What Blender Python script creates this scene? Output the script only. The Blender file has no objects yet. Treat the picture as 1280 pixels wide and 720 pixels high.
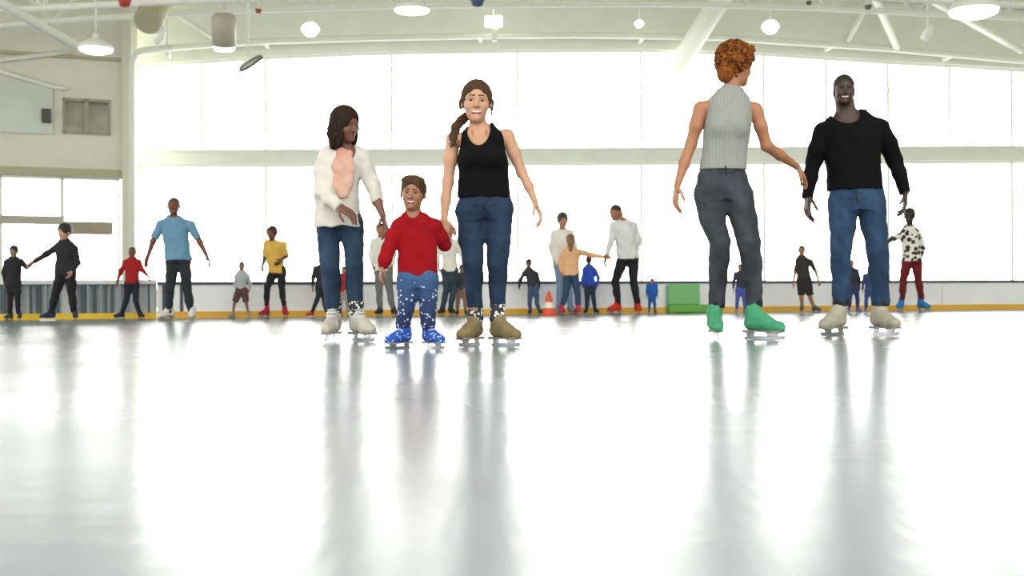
import bpy, math, random
import numpy as np
from mathutils import Vector, Matrix
SC = bpy.context.scene
COL = SC.collection
F, CAM_H, PY, RHO = 1400.0, 0.31, 366.0, -0.005
f32 = np.float32

def V(*a): return np.array(a if len(a) > 1 else a[0], dtype=float)
def unit(v):
    v = np.asarray(v, float); n = np.linalg.norm(v); return v / n if n > 1e-9 else v
def at(px, py, Y):
    u = (px - 640) / F; v = (PY - py) / F
    c, s = math.cos(RHO), math.sin(RHO)
    return V((u * c - v * s) * Y, Y, CAM_H + (u * s + v * c) * Y)
def hexc(h):
    if not isinstance(h, str): vals = h[:3]
    else: vals = [int(h.lstrip('#')[i:i + 2], 16) for i in (0, 2, 4)]
    o = []
    for c in vals:
        c = c / 255
        o.append(c / 12.92 if c <= .04045 else ((c + .055) / 1.055) ** 2.4)
    return (*o, 1)

# ---------------------------------------------------------------- materials
MATS = {}
def mat(name, color, rough=.6, noise=0.0, nscale=8, bump=0.0, bscale=60, metal=0.0, color2=None,
        stretch=(1, 1, 1), spec=.5, emit=None, estr=0, sheen=0.0, sss=0.0):
    if name in MATS: return MATS[name]
    m = bpy.data.materials.new(name); m.use_nodes = True; MATS[name] = m
    nt = m.node_tree; b = nt.nodes['Principled BSDF']
    c = hexc(color)
    b.inputs['Base Color'].default_value = c
    b.inputs['Roughness'].default_value = rough
    b.inputs['Metallic'].default_value = metal
    b.inputs['Specular IOR Level'].default_value = spec
    if sheen: b.inputs['Sheen Weight'].default_value = sheen
    if sss:
        b.inputs['Subsurface Weight'].default_value = sss
        b.inputs['Subsurface Radius'].default_value = (.02, .008, .005)
        b.inputs['Subsurface Scale'].default_value = .5
    if emit:
        b.inputs['Emission Color'].default_value = hexc(emit); b.inputs['Emission Strength'].default_value = estr
    if noise or bump:
        tc = nt.nodes.new('ShaderNodeTexCoord'); mp = nt.nodes.new('ShaderNodeMapping')
        mp.inputs['Scale'].default_value = stretch
        nt.links.new(tc.outputs['Object'], mp.inputs['Vector'])
    if noise:
        n = nt.nodes.new('ShaderNodeTexNoise'); n.inputs['Scale'].default_value = nscale; n.inputs['Detail'].default_value = 5
        nt.links.new(mp.outputs[0], n.inputs['Vector'])
        r = nt.nodes.new('ShaderNodeMapRange'); r.inputs['From Min'].default_value = .3; r.inputs['From Max'].default_value = .7
        nt.links.new(n.outputs['Fac'], r.inputs['Value'])
        mx = nt.nodes.new('ShaderNodeMix'); mx.data_type = 'RGBA'
        c2 = hexc(color2) if color2 else tuple(min(1, q * (1 + noise)) for q in c[:3]) + (1,)
        c1 = c if color2 else tuple(q * (1 - noise) for q in c[:3]) + (1,)
        mx.inputs[6].default_value = c1; mx.inputs[7].default_value = c2
        nt.links.new(r.outputs[0], mx.inputs[0]); nt.links.new(mx.outputs[2], b.inputs['Base Color'])
    if bump:
        n2 = nt.nodes.new('ShaderNodeTexNoise'); n2.inputs['Scale'].default_value = bscale; n2.inputs['Detail'].default_value = 4
        nt.links.new(mp.outputs[0], n2.inputs['Vector'])
        bp = nt.nodes.new('ShaderNodeBump'); bp.inputs['Strength'].default_value = bump; bp.inputs['Distance'].default_value = .01
        nt.links.new(n2.outputs['Fac'], bp.inputs['Height']); nt.links.new(bp.outputs[0], b.inputs['Normal'])
    return m

# ---------------------------------------------------------------- objects
def tag(o, label=None, cat=None, group=None, kind=None):
    if label: o['label'] = label
    if cat: o['category'] = cat
    if group: o['group'] = group
    if kind: o['kind'] = kind
    return o
def mesh_obj(name, verts, faces, material, parent=None, base=None, smooth=True, mats=None, midx=None):
    """verts are world coordinates; base = world origin of the object (the parent's base when there is a parent)"""
    me = bpy.data.meshes.new(name)
    b = np.array(base if base is not None else (0, 0, 0), float)
    vs = np.asarray(verts, float).reshape(-1, 3) - b
    if isinstance(faces, np.ndarray):
        n = len(faces); me.vertices.add(len(vs)); me.vertices.foreach_set('co', vs.astype(f32).ravel())
        me.loops.add(n * 4); me.loops.foreach_set('vertex_index', faces.astype(np.int32).ravel())
        me.polygons.add(n); me.polygons.foreach_set('loop_start', np.arange(0, n * 4, 4, dtype=np.int32))
        me.polygons.foreach_set('loop_total', np.full(n, 4, np.int32))
        me.update(calc_edges=True)
    else:
        me.from_pydata([tuple(v) for v in vs], [], [tuple(f) for f in faces]); me.update()
    if smooth: me.polygons.foreach_set('use_smooth', np.ones(len(me.polygons), bool))
    for m_ in (mats or [material]): me.materials.append(m_)
    if midx is not None: me.polygons.foreach_set('material_index', np.asarray(midx, np.int32))
    o = bpy.data.objects.new(name, me); COL.objects.link(o)
    if parent is not None: o.parent = parent
    else: o.location = tuple(b)
    return o
def empty(name, loc):
    o = bpy.data.objects.new(name, None); COL.objects.link(o); o.location = tuple(loc); o.empty_display_size = .1
    return o

class MB:
    """collects boxes, tubes and prisms in world coordinates and links them as one mesh"""
    def __init__(s): s.v = []; s.f = []
    def add(s, vs, fs):
        k = len(s.v); s.v += [tuple(map(float, q)) for q in vs]; s.f += [tuple(i + k for i in q) for q in fs]; return s
    def box(s, lo, hi, ax=None, org=(0, 0, 0)):
        A = np.eye(3) if ax is None else np.array(ax, float)
        vs = [np.array(org, float) + x * A[0] + y * A[1] + z * A[2] for z in (lo[2], hi[2]) for y in (lo[1], hi[1]) for x in (lo[0], hi[0])]
        return s.add(vs, [(0, 2, 3, 1), (4, 5, 7, 6), (0, 1, 5, 4), (2, 6, 7, 3), (0, 4, 6, 2), (1, 3, 7, 5)])
    def tube(s, pts, r, n=12, caps=True):
        pts = [V(p) for p in pts]; rs = r if isinstance(r, (list, tuple)) else [r] * len(pts)
        k = len(s.v); up = V(0, 0, 1); prev = None
        for i, p in enumerate(pts):
            t = unit(pts[min(i + 1, len(pts) - 1)] - pts[max(i - 1, 0)])
            if prev is None: a = unit(np.cross(t, up if abs(t[2]) < .9 else V(1, 0, 0)))
            else: a = unit(prev - t * prev.dot(t))
            prev = a; b = np.cross(t, a)
            for j in range(n):
                w = 2 * math.pi * j / n; s.v.append(tuple(p + rs[i] * (math.cos(w) * a + math.sin(w) * b)))
        for i in range(len(pts) - 1):
            for j in range(n):
                a0 = k + i * n + j; a1 = k + i * n + (j + 1) % n; s.f.append((a0, a1, a1 + n, a0 + n))
        if caps:
            s.f.append(tuple(k + j for j in reversed(range(n)))); s.f.append(tuple(k + (len(pts) - 1) * n + j for j in range(n)))
        return s
    def lathe(s, prof, c, n=32, ax=None):
        """profile of (r, z) revolved about the axis ax through c"""
        A = V(0, 0, 1) if ax is None else unit(ax); a = unit(np.cross(A, V(1, 0, 0) if abs(A[0]) < .9 else V(0, 1, 0))); b = np.cross(A, a)
        k = len(s.v)
        for r, z in prof:
            for j in range(n):
                w = 2 * math.pi * j / n; s.v.append(tuple(V(c) + A * z + max(r, 1e-4) * (math.cos(w) * a + math.sin(w) * b)))
        for i in range(len(prof) - 1):
            for j in range(n):
                a0 = k + i * n + j; a1 = k + i * n + (j + 1) % n; s.f.append((a0, a1, a1 + n, a0 + n))
        return s
    def prism(s, poly, h):
        """poly: world points of one face; h: extrusion vector"""
        n = len(poly); vs = [V(p) for p in poly] + [V(p) + V(h) for p in poly]
        return s.add(vs, [tuple(reversed(range(n))), tuple(range(n, 2 * n))] + [(i, (i + 1) % n, (i + 1) % n + n, i + n) for i in range(n)])
    def build(s, name, m, parent=None, base=None, smooth=False, bevel=0):
        o = mesh_obj(name, s.v, s.f, m, parent, base, smooth)
        if bevel:
            b = o.modifiers.new('b', 'BEVEL'); b.width = bevel; b.segments = 2
        return o

# ---------------------------------------------------------------- implicit surfaces
def cone(a, b, ra, rb, k=.02, flat=1, n=None, cap=False, op='add'):
    return dict(t='cone', a=V(a), b=V(b), ra=ra, rb=rb, k=k, flat=flat, n=None if n is None else unit(n), cap=cap, op=op)
def ell(c, r, R=None, k=.02, op='add'):
    return dict(t='ell', c=V(c), r=V(r), R=np.eye(3) if R is None else np.array(R, float), k=k, op=op)
def loft(secs, yaw=0, k=.02, e=2.4, op='add'):
    """secs: (z, cx, cy, halfwidth, halfdepth), horizontal slices"""
    return dict(t='loft', s=np.array(sorted(secs), float), yaw=yaw, k=k, e=e, op=op)
def bounds(p):
    if p['t'] == 'cone':
        r = max(p['ra'], p['rb']) * max(1, p['flat'])
        return np.minimum(p['a'], p['b']) - r, np.maximum(p['a'], p['b']) + r
    if p['t'] == 'ell':
        r = max(p['r']); ext = np.sqrt(((p['R'].T * p['r']) ** 2).sum(1)); return p['c'] - ext, p['c'] + ext
    s = p['s']; w = np.maximum(s[:, 3], s[:, 4])
    return V((s[:, 1] - w).min(), (s[:, 2] - w).min(), s[0, 0]), V((s[:, 1] + w).max(), (s[:, 2] + w).max(), s[-1, 0])
def sdf(p, X, Y, Z):
    if p['t'] == 'cone':
        a, b = p['a'], p['b']; x = X - a[0]; y = Y - a[1]; z = Z - a[2]; ba = b - a
        if p['n'] is not None:
            n = p['n']; q = (x * n[0] + y * n[1] + z * n[2]) * (1 / p['flat'] - 1); x = x + n[0] * q; y = y + n[1] * q; z = z + n[2] * q
            ba = ba + n * (ba.dot(n) * (1 / p['flat'] - 1))
        L = ba.dot(ba) + 1e-12
        t0 = (x * ba[0] + y * ba[1] + z * ba[2]) / L; t = np.clip(t0, 0, 1)
        d = np.sqrt((x - t * ba[0]) ** 2 + (y - t * ba[1]) ** 2 + (z - t * ba[2]) ** 2) - (p['ra'] + (p['rb'] - p['ra']) * t)
        if p['n'] is not None: d = d * min(1, p['flat'])
        if p['cap']: d = np.maximum(d, (t0 - 1) * math.sqrt(L))
        return d
    if p['t'] == 'ell':
        c, r, R = p['c'], p['r'], p['R']; x = X - c[0]; y = Y - c[1]; z = Z - c[2]
        u = (x * R[0, 0] + y * R[0, 1] + z * R[0, 2]) / r[0]; v = (x * R[1, 0] + y * R[1, 1] + z * R[1, 2]) / r[1]; w = (x * R[2, 0] + y * R[2, 1] + z * R[2, 2]) / r[2]
        k0 = np.sqrt(u * u + v * v + w * w) + 1e-6; k1 = np.sqrt((u / r[0]) ** 2 + (v / r[1]) ** 2 + (w / r[2]) ** 2) + 1e-6
        return k0 * (k0 - 1) / k1
    s = p['s']; z1 = Z[0, 0, :] if Z.shape[0] == 1 or True else Z
    zz = np.clip(z1, s[0, 0], s[-1, 0]); ip = []
    for c in range(1, 5):
        q = np.interp(zz, s[:, 0], s[:, c]); h = (s[-1, 0] - s[0, 0]) * .05
        q = (q + np.interp(zz - h, s[:, 0], s[:, c]) + np.interp(zz + h, s[:, 0], s[:, c])) / 3; ip.append(q.astype(f32))
    x = X - ip[0]; y = Y - ip[1]; cy, sy = math.cos(p['yaw']), math.sin(p['yaw'])
    u = np.abs(x * cy + y * sy) / ip[2]; v = np.abs(-x * sy + y * cy) / ip[3]; e = p['e']
    g = (u ** e + v ** e + 1e-9) ** (1 / e)
    rad = np.sqrt(x * x + y * y) / (g + 1e-4)
    d = (g - 1) * rad
    return np.maximum(np.maximum(d, (Z - s[-1, 0])), (s[0, 0] - Z))
def folds(X, Y, Z, A, fr=34., seed=0.):
    w = np.sin(X * fr * .5 + seed) * 1.3 + np.sin(Y * fr * .4 + seed * 2)
    return A * (np.sin(Z * fr + X * fr * .8 + w) * .6 + np.sin(Z * fr * .55 - X * fr * 1.3 + w * 1.4 + seed) * .5 + np.sin(Z * fr * 2.1 + X * fr * 1.1 + Y * fr) * .25)
def iso(prims, vox, inflate=0., fold=None):
    """fold = (amplitude, frequency, seed). 'cut' primitives are taken away after the inflation."""
    los, his = zip(*[bounds(p) for p in prims if p['op'] == 'add'])
    pad = inflate + 4 * vox + .012
    lo = np.min(los, 0) - pad; hi = np.max(his, 0) + pad
    n = np.ceil((hi - lo) / vox).astype(int) + 1
    ax = [(lo[i] + vox * np.arange(n[i])).astype(f32) for i in range(3)]
    D = np.full(tuple(n), .2, f32)
    done = False
    def post():
        nonlocal D
        if inflate: D -= f32(inflate)
        if fold:
            idx = np.nonzero(np.abs(D) < .03 + vox); D[idx] += folds(ax[0][idx[0]], ax[1][idx[1]], ax[2][idx[2]], *fold).astype(f32)
    for p in prims:
        if p['op'] == 'cut' and not done: post(); done = True
        a, b = bounds(p); m = p['k'] + 2.5 * vox + .01 + inflate
        i0 = np.clip(np.floor((a - m - lo) / vox).astype(int), 0, n); i1 = np.clip(np.ceil((b + m - lo) / vox).astype(int) + 1, 0, n)
        if (i1 <= i0).any(): continue
        sl = tuple(slice(i0[i], i1[i]) for i in range(3))
        X = ax[0][sl[0]][:, None, None]; Y = ax[1][sl[1]][None, :, None]; Z = ax[2][sl[2]][None, None, :]
        d = sdf(p, X, Y, Z).astype(f32); o = D[sl]; k = p['k']
        if p['op'] == 'add': h = np.maximum(k - np.abs(o - d), 0) / k; D[sl] = np.minimum(o, d) - h * h * k * .25
        else:
            d = -d; h = np.maximum(k - np.abs(o - d), 0) / k; D[sl] = np.maximum(o, d) + h * h * k * .25
    if not done: post()
    D[0] = D[-1] = .2; D[:, 0] = D[:, -1] = .2; D[:, :, 0] = D[:, :, -1] = .2
    return surface_nets(D, lo, vox)
def surface_nets(D, lo, vox):
    I = D < 0; c = I[:-1, :-1, :-1].astype(np.int8)
    for dx, dy, dz in [(1,0,0),(0,1,0),(0,0,1),(1,1,0),(1,0,1),(0,1,1),(1,1,1)]:
        c = c + I[dx:I.shape[0]-1+dx, dy:I.shape[1]-1+dy, dz:I.shape[2]-1+dz]
    cells = np.nonzero((c > 0) & (c < 8)); cid = np.full(c.shape, -1, np.int32); N = len(cells[0]); cid[cells] = np.arange(N)
    acc = np.zeros((N, 3)); cnt = np.zeros(N); ci = np.stack(cells, 1)
    cor = {}
    for k in range(8):
        q = ci + np.array([k & 1, k >> 1 & 1, k >> 2 & 1]); cor[k] = D[q[:, 0], q[:, 1], q[:, 2]].astype(float)
    for a in range(8):
        for bit in (1, 2, 4):
            if a & bit: continue
            b = a | bit; da, db = cor[a], cor[b]; m = (da < 0) != (db < 0)
            t = np.where(m, da / np.where(m, da - db, 1), 0)
            pa = np.array([a & 1, a >> 1 & 1, a >> 2 & 1], float); e = np.array([bit == 1, bit == 2, bit == 4], float)
            acc += np.where(m[:, None], pa + t[:, None] * e, 0); cnt += m
    v = (ci + acc / cnt[:, None]) * vox + lo
    fs = []
    for axn in range(3):
        sa = [slice(None)] * 3; sb = [slice(None)] * 3; sa[axn] = slice(0, -1); sb[axn] = slice(1, None)
        A = I[tuple(sa)]; B = I[tuple(sb)]; e = np.stack(np.nonzero(A != B), 1)
        if not len(e): continue
        flip = A[e[:, 0], e[:, 1], e[:, 2]]
        u = np.eye(3, dtype=int)[(axn + 1) % 3]; w = np.eye(3, dtype=int)[(axn + 2) % 3]
        g = lambda o: cid[tuple((e - o).T)]
        q = np.stack([g(u + w), g(w), g(0 * u), g(u)], 1)
        q[~flip] = q[~flip][:, ::-1]
        fs.append(q)
    return v, np.concatenate(fs)
def merge(parts):
    vs, fs, k = [], [], 0
    for v, f in parts: vs.append(v); fs.append(f + k); k += len(v)
    return np.concatenate(vs), np.concatenate(fs)
# ---------------------------------------------------------------- people
def frame(yaw, pitch=0, roll=0):
    """rows: right (image right when yaw=0), forward (towards the camera when yaw=0), up. yaw>0 turns to image right"""
    r = V(math.cos(yaw), math.sin(yaw), 0); f = V(math.sin(yaw), -math.cos(yaw), 0); u = V(0, 0, 1)
    # pitch>0 nods forward/down
    f2 = f * math.cos(pitch) - u * math.sin(pitch); u2 = u * math.cos(pitch) + f * math.sin(pitch)
    r2 = r * math.cos(roll) + u2 * math.sin(roll); u3 = u2 * math.cos(roll) - r * math.sin(roll)
    return np.array([r2, f2, u3])
class Head:
    def __init__(s, chin, H, fr, w=1.0): s.w = w; s.o = V(chin); s.H = H; s.R = fr
    def p(s, x, y, z): return s.o + s.H * (x * s.R[0] + y * s.R[1] + z * s.R[2])
    def e(s, c, r, k=.05, op='add', R=None): return ell(s.p(*c), V(r) * s.H, s.R if R is None else R, k * s.H, op)
    def c(s, a, b, ra, rb, k=.05, op='add'): return cone(s.p(*a), s.p(*b), ra * s.H, rb * s.H, k * s.H, op=op)
    def skin(s, w=1.0):
        return [s.e((0, -.07, .62), (.335 * w, .42, .37)), s.e((0, .08, .43), (.265 * w, .27, .38), .12), s.e((0, .12, .20), (.165 * w, .19, .17), .14),
                s.e((0, .25, .08), (.085, .08, .07), .08), s.c((-.16, .27, .57), (.16, .27, .57), .055, .055, .08),
                s.e((.16, .20, .37), (.09, .11, .09), .08), s.e((-.16, .20, .37), (.09, .11, .09), .08),
                s.e((.13, .385, .50), (.075, .075, .045), .05, 'sub'), s.e((-.13, .385, .50), (.075, .075, .045), .05, 'sub'),
                s.c((0, .335, .53), (0, .42, .365), .03, .045, .035), s.c((-.055, .37, .35), (.055, .37, .35), .03, .03, .03),
                s.c((-.19, .27, .535), (-.07, .315, .535), .02, .022, .02), s.c((.07, .315, .535), (.19, .27, .535), .022, .02, .02),
                s.e((.335 * w, -.03, .45), (.03, .08, .12), .03), s.e((-.335 * w, -.03, .45), (.03, .08, .12), .03)]
    def surf(s, x, z):
        ys = np.linspace(.05, .55, 101); P = s.o + s.H * (x * s.R[0] + z * s.R[2]) + s.H * ys[:, None] * s.R[1]
        d = np.full(101, 9.)
        for p in s.skin(s.w):
            if p['op'] == 'add': d = np.minimum(d, sdf(p, P[:, 0][:, None, None], P[:, 1][:, None, None], P[:, 2][:, None, None])[:, 0, 0])
        i = np.nonzero(d < 0)[0]; return ys[i[-1]] + .008 if len(i) else .3
    def parts(s, person, base, brow, eye='#3a2418', lips='#8a4a40', smile=True, vox=.0025, far=False):
        q = lambda x, z, o=0.: (x, s.surf(x, z) + o, z)
        for sx in (-1, 1):
            ye = .286; c0 = s.p(sx * .13, ye, .495)
            v, f = iso([s.e((sx * .13, ye, .495), (.056, .055, .030))], vox); cen = v[f].mean(1); dd = (cen - c0) / s.H
            ir = (np.abs(dd @ s.R[0]) < .03) & (dd @ s.R[1] > 0)
            mesh_obj('eye', v, f, None, person, base, mats=[mat('eye_white', '#8c847c', .45), mat('iris_' + eye, eye, .2)], midx=ir.astype(int))
            v, f = iso([s.c(q(sx * .21, .57, .016), q(sx * .14, .61, .024), .010, .015, .01), s.c(q(sx * .14, .61, .024), q(sx * .05, .598, .026), .015, .017, .01)], vox)
            mesh_obj('eyebrow', v, f, brow, person, base)
        lm = mat('lips_' + lips, lips, .5)
        if smile:
            P = [s.c(q(-.145, .262, .0), q(-.07, .215, .01), .012, .036, .012), s.c(q(-.07, .215, .01), q(.07, .215, .01), .042, .042, .02), s.c(q(.07, .215, .01), q(.145, .262, .0), .036, .012, .012)]
            v, f = iso(P, vox); lo = mesh_obj('mouth', v, f, lm, person, base)
            v, f = iso([s.c(q(-.10, .240, .038), q(0, .226, .042), .013, .020, .01), s.c(q(0, .226, .042), q(.10, .240, .038), .020, .013, .01)], vox)
            mesh_obj('teeth', v, f, mat('teeth', '#d8d0c4', .4), lo, base)
        else:
            v, f = iso([s.c(q(-.08, .215), q(0, .21), .013, .026, .012), s.c(q(0, .21), q(.08, .215), .026, .013, .012)], vox); mesh_obj('mouth', v, f, lm, person, base)
    def hair(s, style, rnd):
        cap = lambda t, top=.0: [s.e((0, -.08, .63 + top), (.335 + t, .42 + t, .38 + t))]
        face = [s.e((0, .42, .30), (.27, .34, .47), .03, 'cut')]
        if style == 'short':
            return cap(.025) + [s.e((0, -.30, .40), (.24, .14, .2), .06)] + [s.e((0, .36, .26), (.29, .30, .50), .03, 'cut'), s.e((0, .1, .1), (.5, .32, .3), .03, 'cut')]
        if style == 'buzz':
            return cap(.012) + [s.e((0, -.30, .42), (.22, .12, .16), .06)] + [s.e((0, .36, .30), (.30, .26, .50), .02, 'cut'), s.e((0, .1, .12), (.5, .30, .32), .02, 'cut')]
        if style == 'boy':
            P = cap(.05) + [s.e((-.11, .10, .86), (.25, .26, .17), .06), s.e((.15, .08, .85), (.20, .24, .16), .03), s.e((0, -.32, .42), (.26, .14, .24), .06)]
            for i in range(16):
                a = i / 15 * 2 - 1; P.append(s.c((a * .3, .22 - a * a * .12, .88 - a * a * .15), (a * .34 + .05, .33 - a * a * .2, .80 - a * a * .18), .03, .012, .03))
            return P + [s.e((0, .44, .33), (.27, .28, .46), .03, 'cut'), s.e((0, .1, .1), (.5, .28, .30), .03, 'cut')]
        if style == 'tied':
            P = cap(.035) + [s.e((0, -.42, .55), (.16, .13, .15), .05), s.c((-.36, -.02, .5), (-.36, -.03, .36), .06, .04, .05), s.c((.36, -.02, .52), (.36, -.02, .34), .05, .03, .05)]
            # loose tail over the image-left shoulder
            q = [(-.10, -.40, .35), (-.33, -.28, .12), (-.47, -.05, -.08), (-.52, .06, -.34), (-.50, .12, -.52)]; r = [.10, .11, .10, .085, .03]
            for i in range(4): P.append(s.c(q[i], q[i + 1], r[i], r[i + 1], .04))
            for i in range(26):
                a = rnd.uniform(-1, 1); b = rnd.uniform(0, .35)
                P.append(s.c((-.42 + a * .07, -.05, .02 - b), (-.52 + a * .09, .10 + rnd.uniform(-.05, .05), -.22 - b), .016, .008, .015))
            P += [s.c((.34, .05, .36), (.36, .06, .16), .025, .01, .02)]
            return P + [s.e((0, .44, .34), (.265, .30, .44), .03, 'cut')]
        if style == 'bob':
            P = cap(.07, .02) + [s.e((0, -.20, .30), (.37, .30, .42), .1), s.e((-.28, .0, .18), (.13, .22, .36), .08), s.e((.29, .05, .18), (.11, .17, .36), .08), s.e((-.2, -.15, -.08), (.22, .2, .2), .08)]
            for i in range(60):
                t = rnd.uniform(-2.6, 2.6) - math.pi / 2; x = math.cos(t) * .38; y = math.sin(t) * .36 - .1
                if y > .12: continue
                z_ = rnd.uniform(.3, .8); w_ = rnd.uniform(-.05, .05)
                P.append(s.c((x, y, z_), (x * 1.12 + w_, y * 1.1, z_ - .25), .05, .045, .02)); P.append(s.c((x * 1.12 + w_, y * 1.1, z_ - .25), (x * 1.03 - w_, y * 1.05, z_ - .55), .045, .02, .02))
            return P + [s.e((.02, .46, .33), (.25, .36, .45), .03, 'cut'), s.e((0, .12, -.1), (.15, .2, .3), .05, 'cut')]
        if style == 'curly':
            P = cap(.085, .03) + [s.e((0, -.36, .34), (.27, .20, .32), .06), s.e((0, .14, .95), (.30, .28, .16), .06)]
            for i in range(520):
                v = unit([rnd.gauss(0, 1), rnd.gauss(0, 1), rnd.gauss(0, 1)])
                q = V(v[0] * .44, v[1] * .53 - .08, v[2] * .50 + .66)
                if q[2] < .06 or (q[1] > .14 and q[2] < .66) or (q[2] < .42 and q[1] > -.12): continue
                r = rnd.uniform(.025, .055); P.append(s.e(tuple(q), (r, r, r), .006))
            for i in range(60):
                a = rnd.uniform(-1, 1); P.append(s.e((a * .34, .34 - abs(a) * .1 + rnd.uniform(-.04, .06), rnd.uniform(.74, 1.02)), (.05, .05, .05), .012))
            return P + [s.e((0, .48, .34), (.30, .34, .40), .03, 'cut'), s.e((0, .16, .24), (.4, .24, .26), .03, 'cut')]
        if style == 'long':
            P = cap(.05) + [s.e((0, -.28, .30), (.32, .20, .5), .1), s.c((0, -.30, .2), (0, -.34, -.45), .25, .12, .1)]
            return P + [s.e((0, .42, .33), (.26, .34, .46), .03, 'cut')]
        if style == 'pony':
            P = cap(.03) + [s.e((0, -.46, .72), (.09, .09, .09), .04), s.c((0, -.50, .72), (.08, -.66, .45), .07, .08, .05), s.c((.08, -.66, .45), (.12, -.66, .05), .08, .03, .05)]
            return P + face
        if style == 'bun':
            return cap(.03) + [s.e((0, -.16, 1.08), (.14, .14, .12), .04)] + face
        if style == 'puff':
            P = cap(.07, .03)
            for i in range(60):
                v = unit([rnd.gauss(0, 1), rnd.gauss(0, 1), abs(rnd.gauss(0, 1))]); P.append(s.e((v[0] * .36, v[1] * .42 - .08, v[2] * .42 + .66), (.07, .07, .07), .03))
            return P + face
        return cap(.02) + face

def hand_prims(w, d, n, side, curl, L, splay=1.0, rf=1.0):
    """w wrist, d finger direction, n palm normal, side = sign putting the thumb on cross(d,n)*side, L hand length"""
    d = unit(d); n = unit(n - d * np.dot(n, d)); t = np.cross(d, n) * side; P = []
    for i in range(4):
        o = (1.5 - i) * .115 * L
        b = w + d * L * (.50 - .02 * abs(i - 1)) + t * o
        P.append(cone(w + t * o * .45, b, .085 * L * rf, .062 * L * rf, .03 * L))
        fl = [.44, .50, .46, .36][i] * L; q = b; ang = curl * .5 + .05 * i; dirv = d + t * (1.5 - i) * .07 * splay
        for j, (fr, c) in enumerate(((.45, 1), (.31, 1), (.24, .7))):
            v = unit(unit(dirv) * math.cos(ang) + n * math.sin(ang)); e = q + v * fl * fr
            P.append(cone(q, e, (.050 - .004 * j) * L * rf, (.046 - .005 * j) * L * rf, .008 * L)); q = e; ang += curl * c * (.8 + .12 * i)
    a = w + d * .10 * L + t * .16 * L; b = a + unit(d * .75 + t * .75 + n * .35) * .26 * L
    P.append(cone(w + d * .05 * L, a, .08 * L * rf, .075 * L * rf, .03 * L)); P.append(cone(a, b, .078 * L * rf, .055 * L * rf, .03 * L))
    c = b + unit(d * .95 + t * .25 + n * (.25 + .5 * curl)) * .16 * L; P.append(cone(b, c, .055 * L * rf, .048 * L * rf, .01 * L))
    P.append(cone(c, c + unit(d + n * (.3 + .9 * curl) - t * .1) * .13 * L, .048 * L * rf, .038 * L * rf, .01 * L))
    return P
def limb(nodes, k=.02, cap_at=None, dr=0., k2=None):
    """nodes: [(point, radius)...]; cap_at = how many segments (may be fractional) before a flat end"""
    P = []; n = len(nodes) - 1; m = n if cap_at is None else min(cap_at, n)
    for i in range(int(math.ceil(m))):
        (a, ra), (b, rb) = nodes[i], nodes[i + 1]; t = min(1, m - i)
        b2 = a + (b - a) * t; r2 = ra + (rb - ra) * t
        P.append(cone(a, b2, max(ra + dr, .005), max(r2 + dr, .005), k if i == 0 or k2 is None else k2, cap=(cap_at is not None and i == math.ceil(m) - 1)))
    return P

def build_skate(person, base, pos, heading, g, boot, vox, tilt=0., sockm=None, cover=True, tilts=0., shaft=.25, bladem=None, lacem=None, shaft_to=None):
    """pos: point of the ice under the ball of the foot"""
    f = V(math.sin(heading), -math.cos(heading), 0); r = V(math.cos(heading), math.sin(heading), 0); u = V(0, 0, 1)
    u2 = unit(u + f * math.tan(tilt) + r * math.tan(tilts)); f2 = unit(f - u2 * f.dot(u2)); r2 = np.cross(f2, u2)
    q = lambda x, y, z: pos + g * (x * r2 + y * f2 + z * u2)
    c = lambda a, b, ra, rb, k=.02, **kw: cone(q(*a), q(*b), ra * g, rb * g, k * g, **kw)
    top = q(0, -.07, shaft) if shaft_to is None else V(shaft_to); tr_ = .044 if shaft_to is None else .050
    P = [c((0, -.085, .098), (0, .04, .088), .036, .038), c((0, .04, .088), (0, .115, .083), .039, .033), c((0, .115, .083), (0, .125, .082), .033, .030),
         c((0, -.08, .11), (0, -.07, .16), .040, .037, .03), c((0, -.04, .16), (0, .05, .105), .036, .034, .04), cone(q(0, -.07, .15), top, .038 * g, tr_ * g, .03 * g, cap=True)]
    v, fc = iso(P, vox, fold=(.0015 * g, 60, 1.3)); bo = mesh_obj('skate_boot', v, fc, boot, person, base)
    m = MB(); A = [r2, f2, u2]
    m.prism([q(-.035, y, z) for y, z in ((-.125, .062), (.02, .058), (.14, .062), (.14, .05), (.0, .05), (-.06, .052), (-.125, .044))], r2 * .07 * g)
    m.build('boot_sole', mat('sole', '#8c8678', .5), bo, base)
    m = MB()
    prof = [(-.135, .012), (-.13, 0.002), (-.05, 0.), (.08, 0.), (.15, .006), (.16, .022), (.15, .030), (.125, .032), (.11, .05), (.03, .05), (.015, .028), (-.05, .026), (-.065, .048), (-.115, .048), (-.105, .026), (-.13, .024)]
    # quads strip blade: runner plus two stanchions
    t = r2 * .006 * g; o = -t * .5
    run = [(-.135, .014), (-.13, .001), (-.05, 0), (.08, 0), (.15, .005), (.162, .02), (.155, .03), (.1, .026), (-.1, .024)]
    for poly in (run, [(.035, .022), (.105, .024), (.118, .056), (.022, .056)], [(-.115, .02), (-.065, .02), (-.055, .056), (-.12, .056)]):
        m.prism([q(0, y, z) + o for y, z in poly], t)
    m.build('skate_blade', bladem or mat('blade', '#b8bcc0', .25, metal=.9), bo, base)
    if lacem:
        m = MB()
        for i in range(6):
            z = .115 + i * .022; y = .045 - i * .017 
            m.tube([q(-.032, y - .012, z), q(-.015, y + .012, z + .006), q(.015, y + .014, z + .004), q(.032, y - .012, z)], .0035 * g, 6)
        m.build('laces', lacem, bo, base, smooth=True)
    if sockm:
        v, fc = iso([c((0, -.07, shaft - .03), (0, -.072, shaft + .06), .052, .048, cap=True)], vox, fold=(.0015, 90, 2)); mesh_obj('sock', v, fc, sockm, person, base)

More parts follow.
